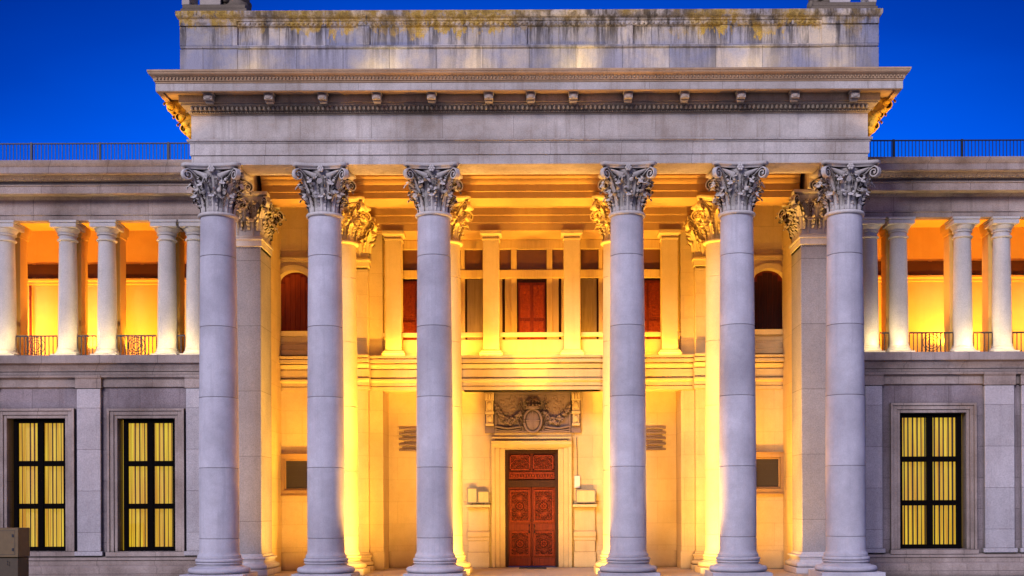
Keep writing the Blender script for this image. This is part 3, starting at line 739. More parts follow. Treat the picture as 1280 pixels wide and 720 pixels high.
for (a, b) in ((-3.91,-2.99),(-2.87,-2.11),(-1.99,-1.46),(-1.34,-.62),(-.44,.44),(.62,1.34),(1.46,1.99),(2.11,2.87),(2.99,3.91)):
    build('transom_pane', MB().box(a, b, YS+.03, YS+.06, 8.87, 9.47), M['amberpane'], B)
build('screen_backing', MB().box(-4.31, 4.31, YS+.105, YS+.14, 6.3, 9.6), M['woodframe'], B)

# --- main door with surround
cx = (DX0+DX1)/2; w = (DX1-DX0)/2
sur = MB()
for (o0, o1, pr, top) in ((0.0, .16, .10, .16), (.16, .30, .14, .30), (.30, .40, .18, .38)):
    for s in (-1, 1): sur.box(cx+s*(w+o0), cx+s*(w+o1), YD-pr, YD+.25 if o0 == 0 else YD-.003, 0.003, DZ1+top)
    sur.box(cx-w-o0, cx+w+o0, YD-pr+.003, YD+.2 if o0 == 0 else YD-.004, DZ1+o0, DZ1+top-.003)
zc = Z(556, YD)
sur.sweep_x([(0,DZ1+.16),(.15,DZ1+.17),(.15,zc-.10),(.20,zc-.06),(.27,zc),(.27,zc+.07),(.30,zc+.10),(0,zc+.16)], cx-w-.40, cx+w+.40, YD)
so = build('door_surround', sur, M['ochretrim'], B, bevel=.006)
fr = MB(); e = .09
fr.box(DX0+.002, DX0+e, YD+.10, YD+.26, 0.004, DZ1-.002).box(DX1-e, DX1-.002, YD+.10, YD+.26, 0.004, DZ1-.002).box(DX0+e, DX1-e, YD+.10, YD+.26, DZ1-.10, DZ1-.003)
zt0, zt1 = Z(609, YD), Z(600, YD)
fr.box(DX0+e, DX1-e, YD+.08, YD+.26, zt0, zt1)
door = build('entrance_door', fr, M['woodframe'], B, bevel=.006)
tp = MB().box(DX0+e, DX1-e, YD+.18, YD+.24, zt1, DZ1-.10)
for s in (-1, 1):
    tp.box(cx+s*.04, cx+s*(w-e-.05), YD+.15, YD+.19, zt1+.30, DZ1-.16)
tp.box(DX0+e+.02, DX1-e-.02, YD+.14, YD+.19, zt1+.03, zt1+.24)
rr = random.Random(9)
for s in (-1, 1):
    zm = (zt1+.30+DZ1-.16)/2; xm = cx+s*(w-e-.01)/2; ww = (w-e-.09)/2; hh = (DZ1-.46-zt1)/2
    for (u0, u1, a_, b_) in ((xm-ww, xm+ww, zm-hh, zm-hh+.04), (xm-ww, xm+ww, zm+hh-.04, zm+hh), (xm-ww, xm-ww+.04, zm-hh, zm+hh), (xm+ww-.04, xm+ww, zm-hh, zm+hh)): tp.box(u0, u1, YD+.125, YD+.151, a_, b_)
    for g in (-1, 1):
        for (fx, fz, rd) in ((.30, .12, .10), (.62, -.25, .08), (.62, .45, .07), (.2, -.5, .06)):
            tp.tube([(xm+g*ww*fx+g*rd*(1-.75*k/16)*math.cos(k*.62), YD+.135, zm+hh*fz+rd*(1-.75*k/16)*math.sin(k*.62)) for k in range(17)], [.016-.0006*k for k in range(17)], 6)
    for k in range(14): tp.ball((xm+ww*rr.uniform(-.8,.8), YD+.145, zm+hh*rr.uniform(-.75,.75)), rr.uniform(.015,.035), .02, rr.uniform(.015,.035), 6, 4)
for k in range(16): tp.ball((DX0+e+.10+(DX1-DX0-2*e-.2)*k/15, YD+.135, zt1+.135), .035, .025, .05, 8, 6)
build('transom_panel', tp, M['carved'], door, bevel=.012)
for s in (-1, 1):
    x0, x1 = sorted((cx+s*.008, cx+s*(w-e)))
    lf = MB().box(x0, x1, YD+.19, YD+.24, .03, zt0)
    lf.box(x0+.02, x1-.02, YD+.165, YD+.20, .04, .26)
    lf.box(x0+.02, x1-.02, YD+.165, YD+.20, 1.12, 1.30)
    l_ = build('door_leaf', lf, M['wood'], door, bevel=.006)
    hb = MB(); hx = cx+s*.075; hb.tube([(hx, YD+.13, 1.02), (hx, YD+.09, 1.05), (hx, YD+.09, 1.25), (hx, YD+.13, 1.28)], .014, 8); hb.ball((hx, YD+.145, 1.42), .035, .02, .05, 10, 6)
    build('door_handle', hb, M['iron'], door)
    for (za, zb) in ((.34, 1.08), (1.36, zt0-.08)):
        pn = MB().box(x0+.05, x1-.05, YD+.15, YD+.20, za, zb)
        rr = random.Random(int(za*100)+s)
        pw, ph = x1-x0-.10, zb-za; mx_, mz_ = (x0+x1)/2, (za+zb)/2; yq = YD+.135
        for (u0, u1, w0_, w1_) in ((x0+.05, x0+.10, za, zb), (x1-.10, x1-.05, za, zb), (x0+.10, x1-.10, za, za+.05), (x0+.10, x1-.10, zb-.05, zb)): pn.box(u0, u1, yq-.015, YD+.151, w0_, w1_)
        for q_ in range(9):
            a = 2*PI*q_/8; off = 0 if q_ == 8 else .075
            pn.ball((mx_+off*math.cos(a), yq, mz_+off*math.sin(a)), .042, .035, .042, 8, 6)
        pn.tube([(mx_+.15*math.cos(2*PI*k/24), yq, mz_+.15*math.sin(2*PI*k/24)) for k in range(25)], .014, 6)
        for gx in (-1, 1):
            for gz in (-1, 1):
                for (fx, fz, rd) in ((.26, .30, .085), (.30, .16, .055), (.12, .36, .06)):
                    c_ = (mx_+gx*pw*fx, mz_+gz*ph*fz)
                    pn.tube([(c_[0]+gx*rd*(1-.75*k/16)*math.cos(k*.62), yq, c_[1]+gz*rd*(1-.75*k/16)*math.sin(k*.62)) for k in range(17)], [.016-.0006*k for k in range(17)], 6)
                for k in range(7): pn.ball((mx_+gx*pw*rr.uniform(.08,.36), yq+.008, mz_+gz*ph*rr.uniform(.05,.40)), rr.uniform(.014,.03), .02, rr.uniform(.014,.035), 6, 4)
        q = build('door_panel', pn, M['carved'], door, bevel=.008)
# relief with coat of arms
rx0, rx1, rz0, rz1 = X(606, YD-.2, 520), X(726, YD-.2, 520), Z(552, YD-.2), Z(488, YD-.2)
rcx = (rx0+rx1)/2
mb = MB().box(rx0, rx1, YD-.10, YD-.004, Z(541, YD-.1), rz1)
mb.box(rx0-.03, rx1+.03, YD-.28, YD-.004, rz1-.05, rz1+.05)
zb_ = Z(541, YD-.1)
for (u0, u1, q0, q1) in ((rx0, rx1, rz1-.11, rz1-.052), (rx0+.30, rx1-.30, zb_, zb_+.06), (rx0+.30, rx0+.35, zb_+.06, rz1-.11), (rx1-.35, rx1-.30, zb_+.06, rz1-.11)): mb.box(u0, u1, YD-.15, YD-.098, q0, q1)
rr = random.Random(21)
for k in range(150): mb.ball((rr.uniform(rx0+.40, rx1-.40), YD-.10, rr.uniform(zb_+.10, rz1-.14)), rr.uniform(.03,.08), .022, rr.uniform(.03,.08), 7, 5)
rel = build('relief_panel', mb, M['relief'], B, bevel=.006)
mb = MB().box(rx0+.28, rx1-.28, YD-.09, YD-.003, zc+.14, Z(541, YD-.1))
build('relief_apron', mb, M['ochretrim'], B)
yr = YD-.12
sh = MB(); zc2 = rz1-.80
# oval shield with rim, quarter ridges, crown above and mantling round it
n = 28
sh.tube([(rcx+.26*math.cos(2*PI*i/n), yr-.08, zc2-.10+.34*math.sin(2*PI*i/n)) for i in range(n+1)], .04, 8)
sh.ball((rcx, yr-.02, zc2-.10), .24, .11, .32, 16, 10)
sh.box(rcx-.015, rcx+.015, yr-.145, yr-.06, zc2-.38, zc2+.18).box(rcx-.21, rcx+.21, yr-.14, yr-.06, zc2-.115, zc2-.085)
sh.lathe([(.20, zc2+.24), (.22, zc2+.27), (.21, zc2+.32), (.18,zc2+.33)], 20, rcx, yr-.02)
for i in range(7):
    a = PI*i/6; sh.tube([(rcx+.19*math.cos(a), yr-.02-.16*math.sin(a), zc2+.32), (rcx+.23*math.cos(a), yr-.02-.20*math.sin(a), zc2+.44), (rcx+.10*math.cos(a), yr-.02-.08*math.sin(a), zc2+.54), (rcx, yr-.02, zc2+.53)], .022, 6)
    sh.ball((rcx+.21*math.cos(a), yr-.02-.19*math.sin(a), zc2+.36), .032, .032, .032)
sh.ball((rcx, yr-.03, zc2+.58), .05)
rr = random.Random(3)
for s in (-1, 1):
    for i in range(8):
        t = i/7; leaf(sh, (rcx+s*(.30+.06*math.sin(t*9)), yr, zc2-.42+.72*t), (s*.6, -.8, 0), None, .17, .07, .12, nu=4, nv=8)
build('coat_of_arms', sh, M['relief'], rel, angle=50)
for s in (-1, 1):
    gl = MB(); xa, xb = rcx+s*.36, rcx+s*1.12; N = 30
    for i in range(N+1):
        t = i/N; x = xa+(xb-xa)*t; zz = zc2+.12-.34*math.sin(PI*min(1, t*1.0))+.24*t
        fat = .05+.06*math.sin(PI*t)
        for k in range(4):
            gl.ball((x+rr.uniform(-.02,.02), yr-.04+rr.uniform(-.05,.02), zz+rr.uniform(-fat, fat)), rr.uniform(.025,.05), n=6, m=4)
    for k in range(4):    # ribbon tails
        gl.tube([(xb-s*.02, yr-.03, zz+.05), (xb-s*(.05+.03*k), yr-.05, zz-.12), (xb+s*(.02-.04*k), yr-.04, zz-.26)], [.03,.022,.015], 6)
    gl.tube([(xa, yr-.02, zc2-.28), (rcx+s*.75, yr-.05, zc2-.33), (xb, yr-.02, zc2-.26)], .035, 8)
    gl.tube([(xa, yr-.02, zc2-.36), (rcx+s*.75, yr-.05, zc2-.40), (xb, yr-.02, zc2-.35)], .022, 8)
    build('garland', gl, M['relief'], rel, angle=50)
    # console brackets at the ends
    cb = MB(); xc = rcx+s*1.29
    cb.box(xc-.13, xc+.13, YD-.30, YD-.10, rz1-.30, rz1-.06); cb.box(xc-.11, xc+.11, YD-.24, YD-.10, rz1-.62, rz1-.30)
    cb.box(xc-.13, xc+.13, YD-.27, YD-.10, rz1-.70, rz1-.62); cb.box(xc-.10, xc+.10, YD-.20, YD-.10, rz1-.98, rz1-.70); cb.box(xc-.12, xc+.12, YD-.24, YD-.10, rz1-1.05, rz1-.98)
    for k in (-1, 0, 1): cb.tube([(xc+k*.07, YD-.315, rz1-.28), (xc+k*.07, YD-.315, rz1-.10)], .025, 6)
    cb.ball((xc, YD-.25, rz1-.46), .09, .06, .12, 8, 6); cb.ball((xc, YD-.21, rz1-.85), .08, .05, .10, 8, 6)
    build('console_bracket', cb, M['ochretrim'], rel, bevel=.01)
    # stone ledges beside the door
    lx = X(598 if s < 0 else 731, YD-.15, 650)
    lg = MB().box(lx-.33, lx+.33, YD-.16, YD-.003, 0.003, .46).box(lx-.31, lx+.31, YD-.12, YD-.003, .46, Z(634, YD-.15)-.002)
    lg.sweep_x([(.12,Z(676,YD)),(.15,Z(675,YD)),(.15,Z(672,YD)),(.19,Z(670,YD)),(.19,Z(665,YD)),(.12,Z(663,YD)),(.10,Z(663,YD)),(.10,Z(676,YD))], lx-.33, lx+.33, YD)
    lg.box(lx-.36, lx+.36, YD-.34, YD-.003, Z(634, YD-.2), Z(630.5, YD-.2))
    build('stone_ledge', lg, M['ochretrim'], B, bevel=.01)
    # slotted wall vents
    vx0, vx1 = sorted((s*4.0, s*2.9)); vt = MB(); vz0, vz1 = Z(562, YD), Z(535, YD)
    for k in range(5):
        zz = vz0+(vz1-vz0)*k/4; vt.box(vx0, vx1, YD-.06, YD-.003, zz-.03, zz+.03)
        if k < 4: vt.box(vx0+.10+.05*(k % 2), vx1-.10, YD-.03, YD-.003, zz+.06, zz+.10)
    build('wall_vent', vt, M['relief'], B, bevel=.006)
# --- porch floor and step
mb = MB().box(-9.1, 9.1, -1.35, YD+.3, -.15, 0.0).box(-9.5, 9.5, -1.75, -1.352, -.15, -.075)
build('porch_floor', mb, M['paving'], B, bevel=.015)

# ------------------------------------------------------------------ wings
YWI = 3.4
wcap = MB().lathe([(.235,9.30),(.275,9.31),(.285,9.335),(.27,9.36),(.235,9.365),(.235,9.46),(.27,9.47),(.275,9.495),(.25,9.51),(.28,9.55),(.325,9.61),(.335,9.65)], 28)
wcap.sweep_square([(0,9.65),(.03,9.66),(.03,9.76),(.0,9.78)], .33, .33)
wcap.sweep_square([(0,9.775),(.045,9.785),(.045,9.845),(0,9.846)], .33, .33)
wbase = base_round(.265, 6.052, .07, 6.28, .36)
wc_first = None
LX = [X(8,3.75,360), X(85,3.75,360), X(134,3.75,360), X(209,3.75,360), X(244.5,3.75,360)]
RX = [X(1086,3.75,360), X(1123,3.75,360), X(1203,3.75,360), X(1252,3.75,360), X(1335,3.75,360)]
LXA = [-17.7, -16.6] + LX; RXA = RX + [16.7, 17.8]
M['wingcol'] = stone('loggia_column_stone', (0.56,0.53,0.50), (0.36,0.33,0.30), stain=0.6, speck=0.35)
for x in LXA+RXA:
    if wc_first is None:
        mb = MB(); pr = [(.265*1.08,6.28),(.265*1.08,6.31),(.265,6.36)]+[(.265-.035*(max(0,t-.25)/.75)**1.3, 6.36+2.95*t) for t in [i/14 for i in range(1,15)]]
        wc_first = c = build('loggia_column', mb.lathe(pr, 36), M['wingcol'], B)
        build('capital', wcap, M['wingcol'], c); build('column_base', wbase, M['wingcol'], c, bevel=.008)
    else: c = copy_tree(wc_first, B)
    c.location = (x, 3.75, 0)
pp = None
for x in LXA+RXA:   # square responds behind the columns
    if pp is None: c = pp = build('loggia_pier', MB().box(-.25,.25,-.25,.25,6.05,9.5).sweep_square([(0,9.5),(.03,9.52),(.03,9.6),(.07,9.66),(.07,9.87)], .25, .25), M['loggia'], B, bevel=.008)
    else: c = pp.copy(); COL.objects.link(c); c.parent = B
    c.location = (x, 4.32, 0)
went = [(-.3,9.85),(0,9.85),(0,9.98),(.03,10.0),(.03,10.02),(.0,10.03),(.0,10.42),(.05,10.46),(.07,10.50),(.40,10.50),(.40,10.70),(.43,10.71),(.43,10.73),(.36,10.74),(.36,10.79),(.42,10.83),(.50,10.86),(.55,10.93),(.56,10.955),(.70,10.96),(.70,10.975),(.72,10.98),(.72,11.14),(.74,11.16),(.78,11.22),(.80,11.27),(.80,11.31),(-.3,11.34)]
wbelt = [(-.3,5.15),(0,5.15),(.06,5.19),(.06,5.40),(.08,5.42),(.16,5.45),(.17,5.50),(.08,5.52),(.08,5.60),(.11,5.62),(.13,5.70),(.17,5.74),(.19,5.80),(.28,5.83),(.28,6.02),(.26,6.05),(-.3,6.05)]
wbase_p = [(-.2,-.14),(.22,-.14),(.22,.18),(.20,.20),(.12,.24),(.12,.36),(.16,.38),(.16,.44),(.10,.48),(.0,.50),(-.2,.5)]
def wing(sx, wins, pils, cols):
    xa, xb = sorted((sx*8.46, sx*18.4))
    mb = MB()
    es = sorted([e for wn in wins for e in wn[:2]]); cur = xa
    for (w0, w1, z0, z1) in sorted(wins):
        mb.box(cur, w0, YWI, YWI+.6, -.14, 5.3); mb.box(w0, w1, YWI, YWI+.6, -.14, z0); mb.box(w0, w1, YWI, YWI+.6, z1, 5.3); cur = w1
    mb.box(cur, xb, YWI, YWI+.6, -.14, 5.3)
    build('wing_wall', mb, M['wing'], B)
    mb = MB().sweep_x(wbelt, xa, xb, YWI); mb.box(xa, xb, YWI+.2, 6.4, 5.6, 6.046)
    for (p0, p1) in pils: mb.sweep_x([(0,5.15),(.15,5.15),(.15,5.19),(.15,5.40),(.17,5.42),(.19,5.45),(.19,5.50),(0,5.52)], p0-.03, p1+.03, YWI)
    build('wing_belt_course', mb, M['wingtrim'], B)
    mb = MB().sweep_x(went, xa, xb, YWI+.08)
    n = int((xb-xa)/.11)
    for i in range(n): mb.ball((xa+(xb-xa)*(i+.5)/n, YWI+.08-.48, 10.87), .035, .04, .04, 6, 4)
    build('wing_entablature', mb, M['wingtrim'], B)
    mb = MB().box(xa, xb, YWI+.36, 6.5, 10.15, 10.3)
    build('loggia_ceiling', mb, M['loggia'], B)
    mb = MB().box(xa, xb, YWI+.30, 9, 10.9, 11.335)
    build('wing_roof', mb, M['wing'], B)
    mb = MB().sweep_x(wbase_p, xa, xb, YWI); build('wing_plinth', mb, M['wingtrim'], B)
    for (p0, p1) in pils:
        q = MB().box(p0, p1, YWI-.12, YWI-.002, .62, 5.14); q.box(p0-.06, p1+.06, YWI-.17, YWI-.003, .50, .62)
        build('wall_pilaster', q, M['pilaster'], B, bevel=.012)
    # loggia back wall
    mb = MB().box(xa, xb, 6.0, 6.3, 6.0, 10.2); mb.sweep_x([(0,8.52),(.05,8.54),(.05,8.60),(.10,8.64),(.10,8.69),(0,8.71)], xa, xb, 5.998)
    build('loggia_wall', mb, M['loggia'], B)
    mb = MB()
    x = xa+.3
    while x < xb-.2:
        mb.box(x, min(x+1.5, xb), 5.97, 5.996, 8.73, 9.14); mb.box(x+1.5, min(x+1.62, xb), 5.975, 5.997, 8.74, 9.13); x += 1.62
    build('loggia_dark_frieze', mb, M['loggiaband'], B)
    # windows
    for (w0, w1, z0, z1) in wins:
        a = .23; f = MB()
        for (o0, o1, pr) in ((0, .09, .05), (.09, .20, .085), (.20, .27, .12)):
            for (u0, u1) in ((w0-o1, w0-o0), (w1+o0, w1+o1)): f.box(u0, u1, YWI-pr, YWI-.002, z0-.02, z1+o1)
            f.box(w0-o0, w1+o0, YWI-pr+.002, YWI-.003, z1+o0, z1+o1-.002)
        f.box(w0-.30, w1+.30, YWI-.16, YWI-.004, z0-.14, z0-.02)
        f.box(w0-.02, w1+.02, YWI-.10, YWI+.30, z0-.016, z0-.002)
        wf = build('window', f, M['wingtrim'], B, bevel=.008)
        yb = YWI+.17; s = MB(); t = .12; W0, W1 = w0, w1; w0 += (.11 if sx < 0 else 0); w1 -= (.08 if sx > 0 else 0)
        s.box(w0+.001, w0+t, yb-.05, yb+.06, z0, z1-.001).box(w1-t, w1-.001, yb-.05, yb+.06, z0, z1-.001).box(w0+t, w1-t, yb-.05, yb+.06, z1-.12, z1-.002).box(w0+t, w1-t, yb-.05, yb+.06, z0+.001, z0+.12)
        mx = (w0+w1)/2; s.box(mx-.08, mx+.08, yb-.06, yb+.06, z0+.12, z1-.12)
        for q in (1, 2):
            zz = z0+.06+(z1-z0-.12)*q/3
            s.box(w0+t, mx-.08, yb-.045, yb+.055, zz-.075, zz+.075); s.box(mx+.08, w1-t, yb-.045, yb+.055, zz-.075, zz+.075)
        build('sash_frame', s, M['blackframe'], wf, bevel=.006)
        w0, w1 = W0, W1
        build('pane', MB().box(w0+.05, w1-.05, yb+.01, yb+.018, z0+.05, z1-.05), M['glass'], wf)
        bl = MB(); x = w0+.03; rr = random.Random(int(w0*77))
        while x < w1-.03:
            ww = rr.uniform(.10, .14); tw = rr.uniform(.0, .06)
            bl.add([(x, yb+.16, z0+.02), (x+ww*.72, yb+.16+tw, z0+.02), (x+ww*.72, yb+.16+tw, z1-.02), (x, yb+.16, z1-.02)], [(0,1,2,3)])
            x += ww
        build('blind', bl, M['blind'], wf)
        build('blind_backing', MB().box(w0-.02, w1+.02, yb+.26, yb+.30, z0-.02, z1+.02), M['rubber'], wf)
    # loggia railings between the columns
    cs = sorted(cols)
    for (c0, c1) in zip(cs[:-1], cs[1:]):
        a, b = c0+.29, c1-.29
        if b-a < .1: continue
        q = MB().box(a, b, 3.68, 3.72, 6.64, 6.68).box(a, b, 3.685, 3.715, 6.10, 6.125)
        n = max(2, round((b-a)/.115))
        for i in range(n+1):
            x = a+(b-a)*i/n; q.box(x-.011, x+.011, 3.689, 3.711, 6.055, 6.64)
        if b-a > .8:
            m = (a+b)/2
            for r_ in (.10, .17, .24):
                q.tube([(m+r_*math.cos(2*PI*i/20), 3.675, 6.38+r_*math.sin(2*PI*i/20)) for i in range(21)], .011, 5)
            for k in range(6): q.box(m-.26+k*.1, m-.242+k*.1, 3.66, 3.69, 6.13, 6.64)
        build('loggia_railing', q, M['iron'], B)
z0w, z1w = .60, 4.27
LW = [(X(147.5,YWI,600), X(219.5,YWI,600), Z(689,YWI,190), Z(523,YWI,190)), (X(9.5,YWI,600), X(82.5,YWI,600), Z(689,YWI,50), Z(523,YWI,50)), (-17.4, -15.8, .6, 4.27)]
RW = [(X(1124.5,YWI,600), X(1207.5,YWI,600), Z(686,YWI,1165), Z(516,YWI,1165)), (14.55, 16.4, .6, 4.35)]
wing(-1, LW, [(X(96.5,YWI-.1,590), X(126,YWI-.1,590)), (X(233,YWI-.1,590), X(262,YWI-.1,590)), (-15.45, -14.86)], LXA+[-8.7])
wing(1, RW, [(X(1082,YWI-.1,590), X(1103,YWI-.1,590)), (X(1231,YWI-.1,590), X(1268,YWI-.1,590)), (X(1277,YWI-.1,590), 14.15)], [8.7]+RXA)
# drainpipe on the loggia wall
build('drainpipe', MB().tube([(X(38,5.9,380), 5.9, 8.5), (X(38,5.9,380), 5.9, 6.05)], .035, 10), M['wood'], B)

# ------------------------------------------------------------------ roof railings (stand on the wing roofs)
for sx, nm in ((-1, 'left'), (1, 'right')):
    q = empty('roof_railing', (sx*13.3, 4.5, 11.335))
    tag(q, 'thin dark iron railing along the roof above the %s loggia' % nm, 'railing', 'iron railings on the wing roofs')
    a, b = sorted((-sx*4.85, sx*5.0))
    build('top_rail', MB().box(a, b, -.025, .025, .955, .985).box(a, b, -.015, .015, .10, .12), M['iron'], q)
    bars = MB(); n = 98
    for i in range(n+1):
        x = a+(b-a)*i/n; bars.box(x-.009, x+.009, -.009, .009, .0, .955)
    build('baluster_row', bars, M['iron'], q)
    for i in range(6):
        x = a+(b-a)*i/5; build('post', MB().box(x-.03, x+.03, -.032, .032, 0.0, 1.0), M['iron'], q)

# ------------------------------------------------------------------ sculptures on the parapet ends
def sculpture(sx, label, gold):
    e = empty('stone_sculpture', (sx*7.8, PY+.45, 14.062)); tag(e, label, 'sculpture', 'carved sculptures on the parapet ends')
    i = -sx   # +i points to the middle of the building
    mb = MB().box(-.82, .82, -.42, .42, 0, .10).box(-.78, .78, -.40, .40, .10, .20)
    build('plinth', mb, M['sculpt'], e, bevel=.015)
    mb = MB().box(*sorted((-i*.80, -i*.60)), -.38, .38, .20, 1.0).box(-.36, .16, -.36, .36, .20, .42)
    mb.box(-.36, -.28, -.44, .36, .42, 1.0).box(.08, .16, -.44, .36, .42, 1.0).box(-.37, .17, -.43, .36, 1.0, 1.12).box(-.27, .07, -.2, .2, .42, 1.0)
    build('carved_block', mb, M['modstone' if gold else 'front'], e, bevel=.02)
    mb = MB(); rr = random.Random(11+sx)
    for k in range(5): mb.ball((i*(.44+.05*math.sin(k)), rr.uniform(-.1,.1), .25+k*.27), .36-.035*k, .34-.03*k, .30, 14, 10)
    for k in range(34):
        a = rr.uniform(0, 2*PI); z = rr.uniform(.2, 1.4); r_ = .36-.08*z
        mb.ball((i*.44+r_*math.cos(a), r_*math.sin(a), z), rr.uniform(.05,.11), rr.uniform(.05,.11), rr.uniform(.08,.16), 8, 6)
    mb.ball((i*.42, -.02, 1.72), .19, .21, .24, 14, 10)
    build('figure', mb, M['sculpt'], e)
    mb = MB(); volute(mb, (-i*.70, -.2, .95), (-i, 0, 0), .22, .14, (-i*.62, -.2, .3), 1.5)
    build('scroll', mb, M['modstone'], e, angle=60)
    return e
sculpture(-1, 'dark carved stone group on the left end of the parapet, golden outer edge', True)
sculpture(1, 'paler carved stone group on the right end of the parapet, cut off by the frame', False)

# ------------------------------------------------------------------ small things
c = empty('utility_cabinet', (X(24,-1,690)-.55, -1.0, -.135)); tag(c, 'brown metal cabinet in front of the left wing window', 'cabinet')
hz = Z(660,-1,12)+.135; sz = Z(696.5,-1,12)+.135
build('body', MB().box(-.53,.53,-.02,.60,0,sz-.02), M['darktan'], c, bevel=.012)
build('top_box', MB().box(-.55,.55,-.05,.62,sz,hz), M['tanmetal'], c, bevel=.012)
build('door_seam', MB().box(-.47,.47,-.052,-.045,sz+.06,sz+.068).box(-.47,.47,-.052,-.045,hz-.068,hz-.06).box(.462,.47,-.052,-.045,sz+.06,hz-.06).box(-.006,.006,-.052,-.045,sz+.06,hz-.06).box(.40,.44,-.065,-.045,sz+.15,sz+.22).box(.40,.44,-.065,-.045,hz-.22,hz-.15), M['iron'], c)
build('foot', MB().box(-.58,.58,-.07,.64,0,.07), M['iron'], c, bevel=.008)
build('handle', MB().tube([(.30,-.06,sz*.9-.1),(.30,-.08,sz*.9-.1),(.30,-.08,sz*.9-.02),(.30,-.06,sz*.9-.02)], .012, 8), M['iron'], c)
# box floodlights on the ledges
zl = Z(630.5, YD-.2)+.002
def box_lamp(x, w, h, label, tilt=0):
    e = empty('floodlight', (x, YD-.19, zl)); tag(e, label, 'floodlight', 'metal floodlights on the ledges by the door')
    s = MB().box(-w/2, w/2, -.10, .12, .05, h); s.box(-.03, .03, -.04, .06, 0, .05)
    for k in range(4): s.box(-w/2+.02+k*(w-.05)/3.3, -w/2+.035+k*(w-.05)/3.3, .12, .15, .08, h-.03)
    build('housing', s, M['fixture'], e, bevel=.015)
    f = MB().box(-w/2-.015, w/2+.015, -.13, -.098, h-.03, h+.01).box(-w/2-.015, w/2+.015, -.125, -.10, .04, .07).box(-w/2-.015, -w/2+.012, -.125, -.10, .07, h-.03).box(w/2-.012, w/2+.015, -.125, -.10, .07, h-.03)
    build('rim', f, M['fixture'], e, bevel=.004)
    build('lens', MB().box(-w/2+.012, w/2-.012, -.112, -.102, .07, h-.03), M['ochretrim'], e)
    return e
box_lamp(X(590.5,YD-.2,620), .27, .50, 'tall narrow metal floodlight with dark top on the ledge left of the red door')
box_lamp(X(604.5,YD-.2,620), .32, .40, 'lower wide floodlight beside the tall one on the ledge left of the door')
box_lamp(X(732,YD-.2,620), .56, .44, 'wide metal floodlight on the ledge right of the red door')
e = empty('intercom_box', (X(721.5,YD-.05,602), YD-.02, Z(610,YD-.05))); tag(e, 'small white wall box with a cable above the right ledge', 'wall box')
build('case', MB().box(-.085,.085,-.08,.0,0,.36).box(-.06,.06,-.09,-.08,.05,.15), M['white'], e, bevel=.012)
build('cable', MB().tube([(0,-.03,.36),(0,-.03,.9),(-.02,-.03,1.5)], .012, 6), M['fixture'], e)
e = build('doormat', MB().box(X(649,YD-.6,712), X(683,YD-.6,712), YD-.85, YD-.42, 0.001, .03), M['rubber'], None, bevel=.006); tag(e, 'dark rubber doormat on the porch floor before the red door', 'doormat')

# ------------------------------------------------------------------ lamps
WARM = (1.0, 0.51, 0.085); UP = (1.0, 0.47, 0.04); AMB = (1.0, 0.40, 0.03); PALE = (1.0, 0.72, 0.28)
def spot(name, loc, target, power, color, cone=120, radius=.10, blend=.6):
    l = bpy.data.lights.new(name, 'SPOT'); l.energy = power; l.color = color; l.spot_size = R(cone); l.spot_blend = blend; l.shadow_soft_size = radius
    o = bpy.data.objects.new(name, l); COL.objects.link(o); o.location = loc
    d = Vector(target)-Vector(loc); o.rotation_euler = d.to_track_quat('-Z', 'Y').to_euler(); return o
def strip(name, loc, length, width, target, power, color):
    l = bpy.data.lights.new(name, 'AREA'); l.shape = 'RECTANGLE'; l.size = length; l.size_y = width; l.energy = power; l.color = color
    o = bpy.data.objects.new(name, l); COL.objects.link(o); o.location = loc
    o.rotation_euler = (Vector(target)-Vector(loc)).to_track_quat('-Z', 'Y').to_euler(); return o
ul = MB().lathe([(.0001,.004),(.15,.004),(.16,.010),(.16,.016),(.125,.018),(.12,.012)], 24, cap=False); ull = MB().lathe([(.0001,.013),(.12,.013)], 24, cap=False)
u0 = None
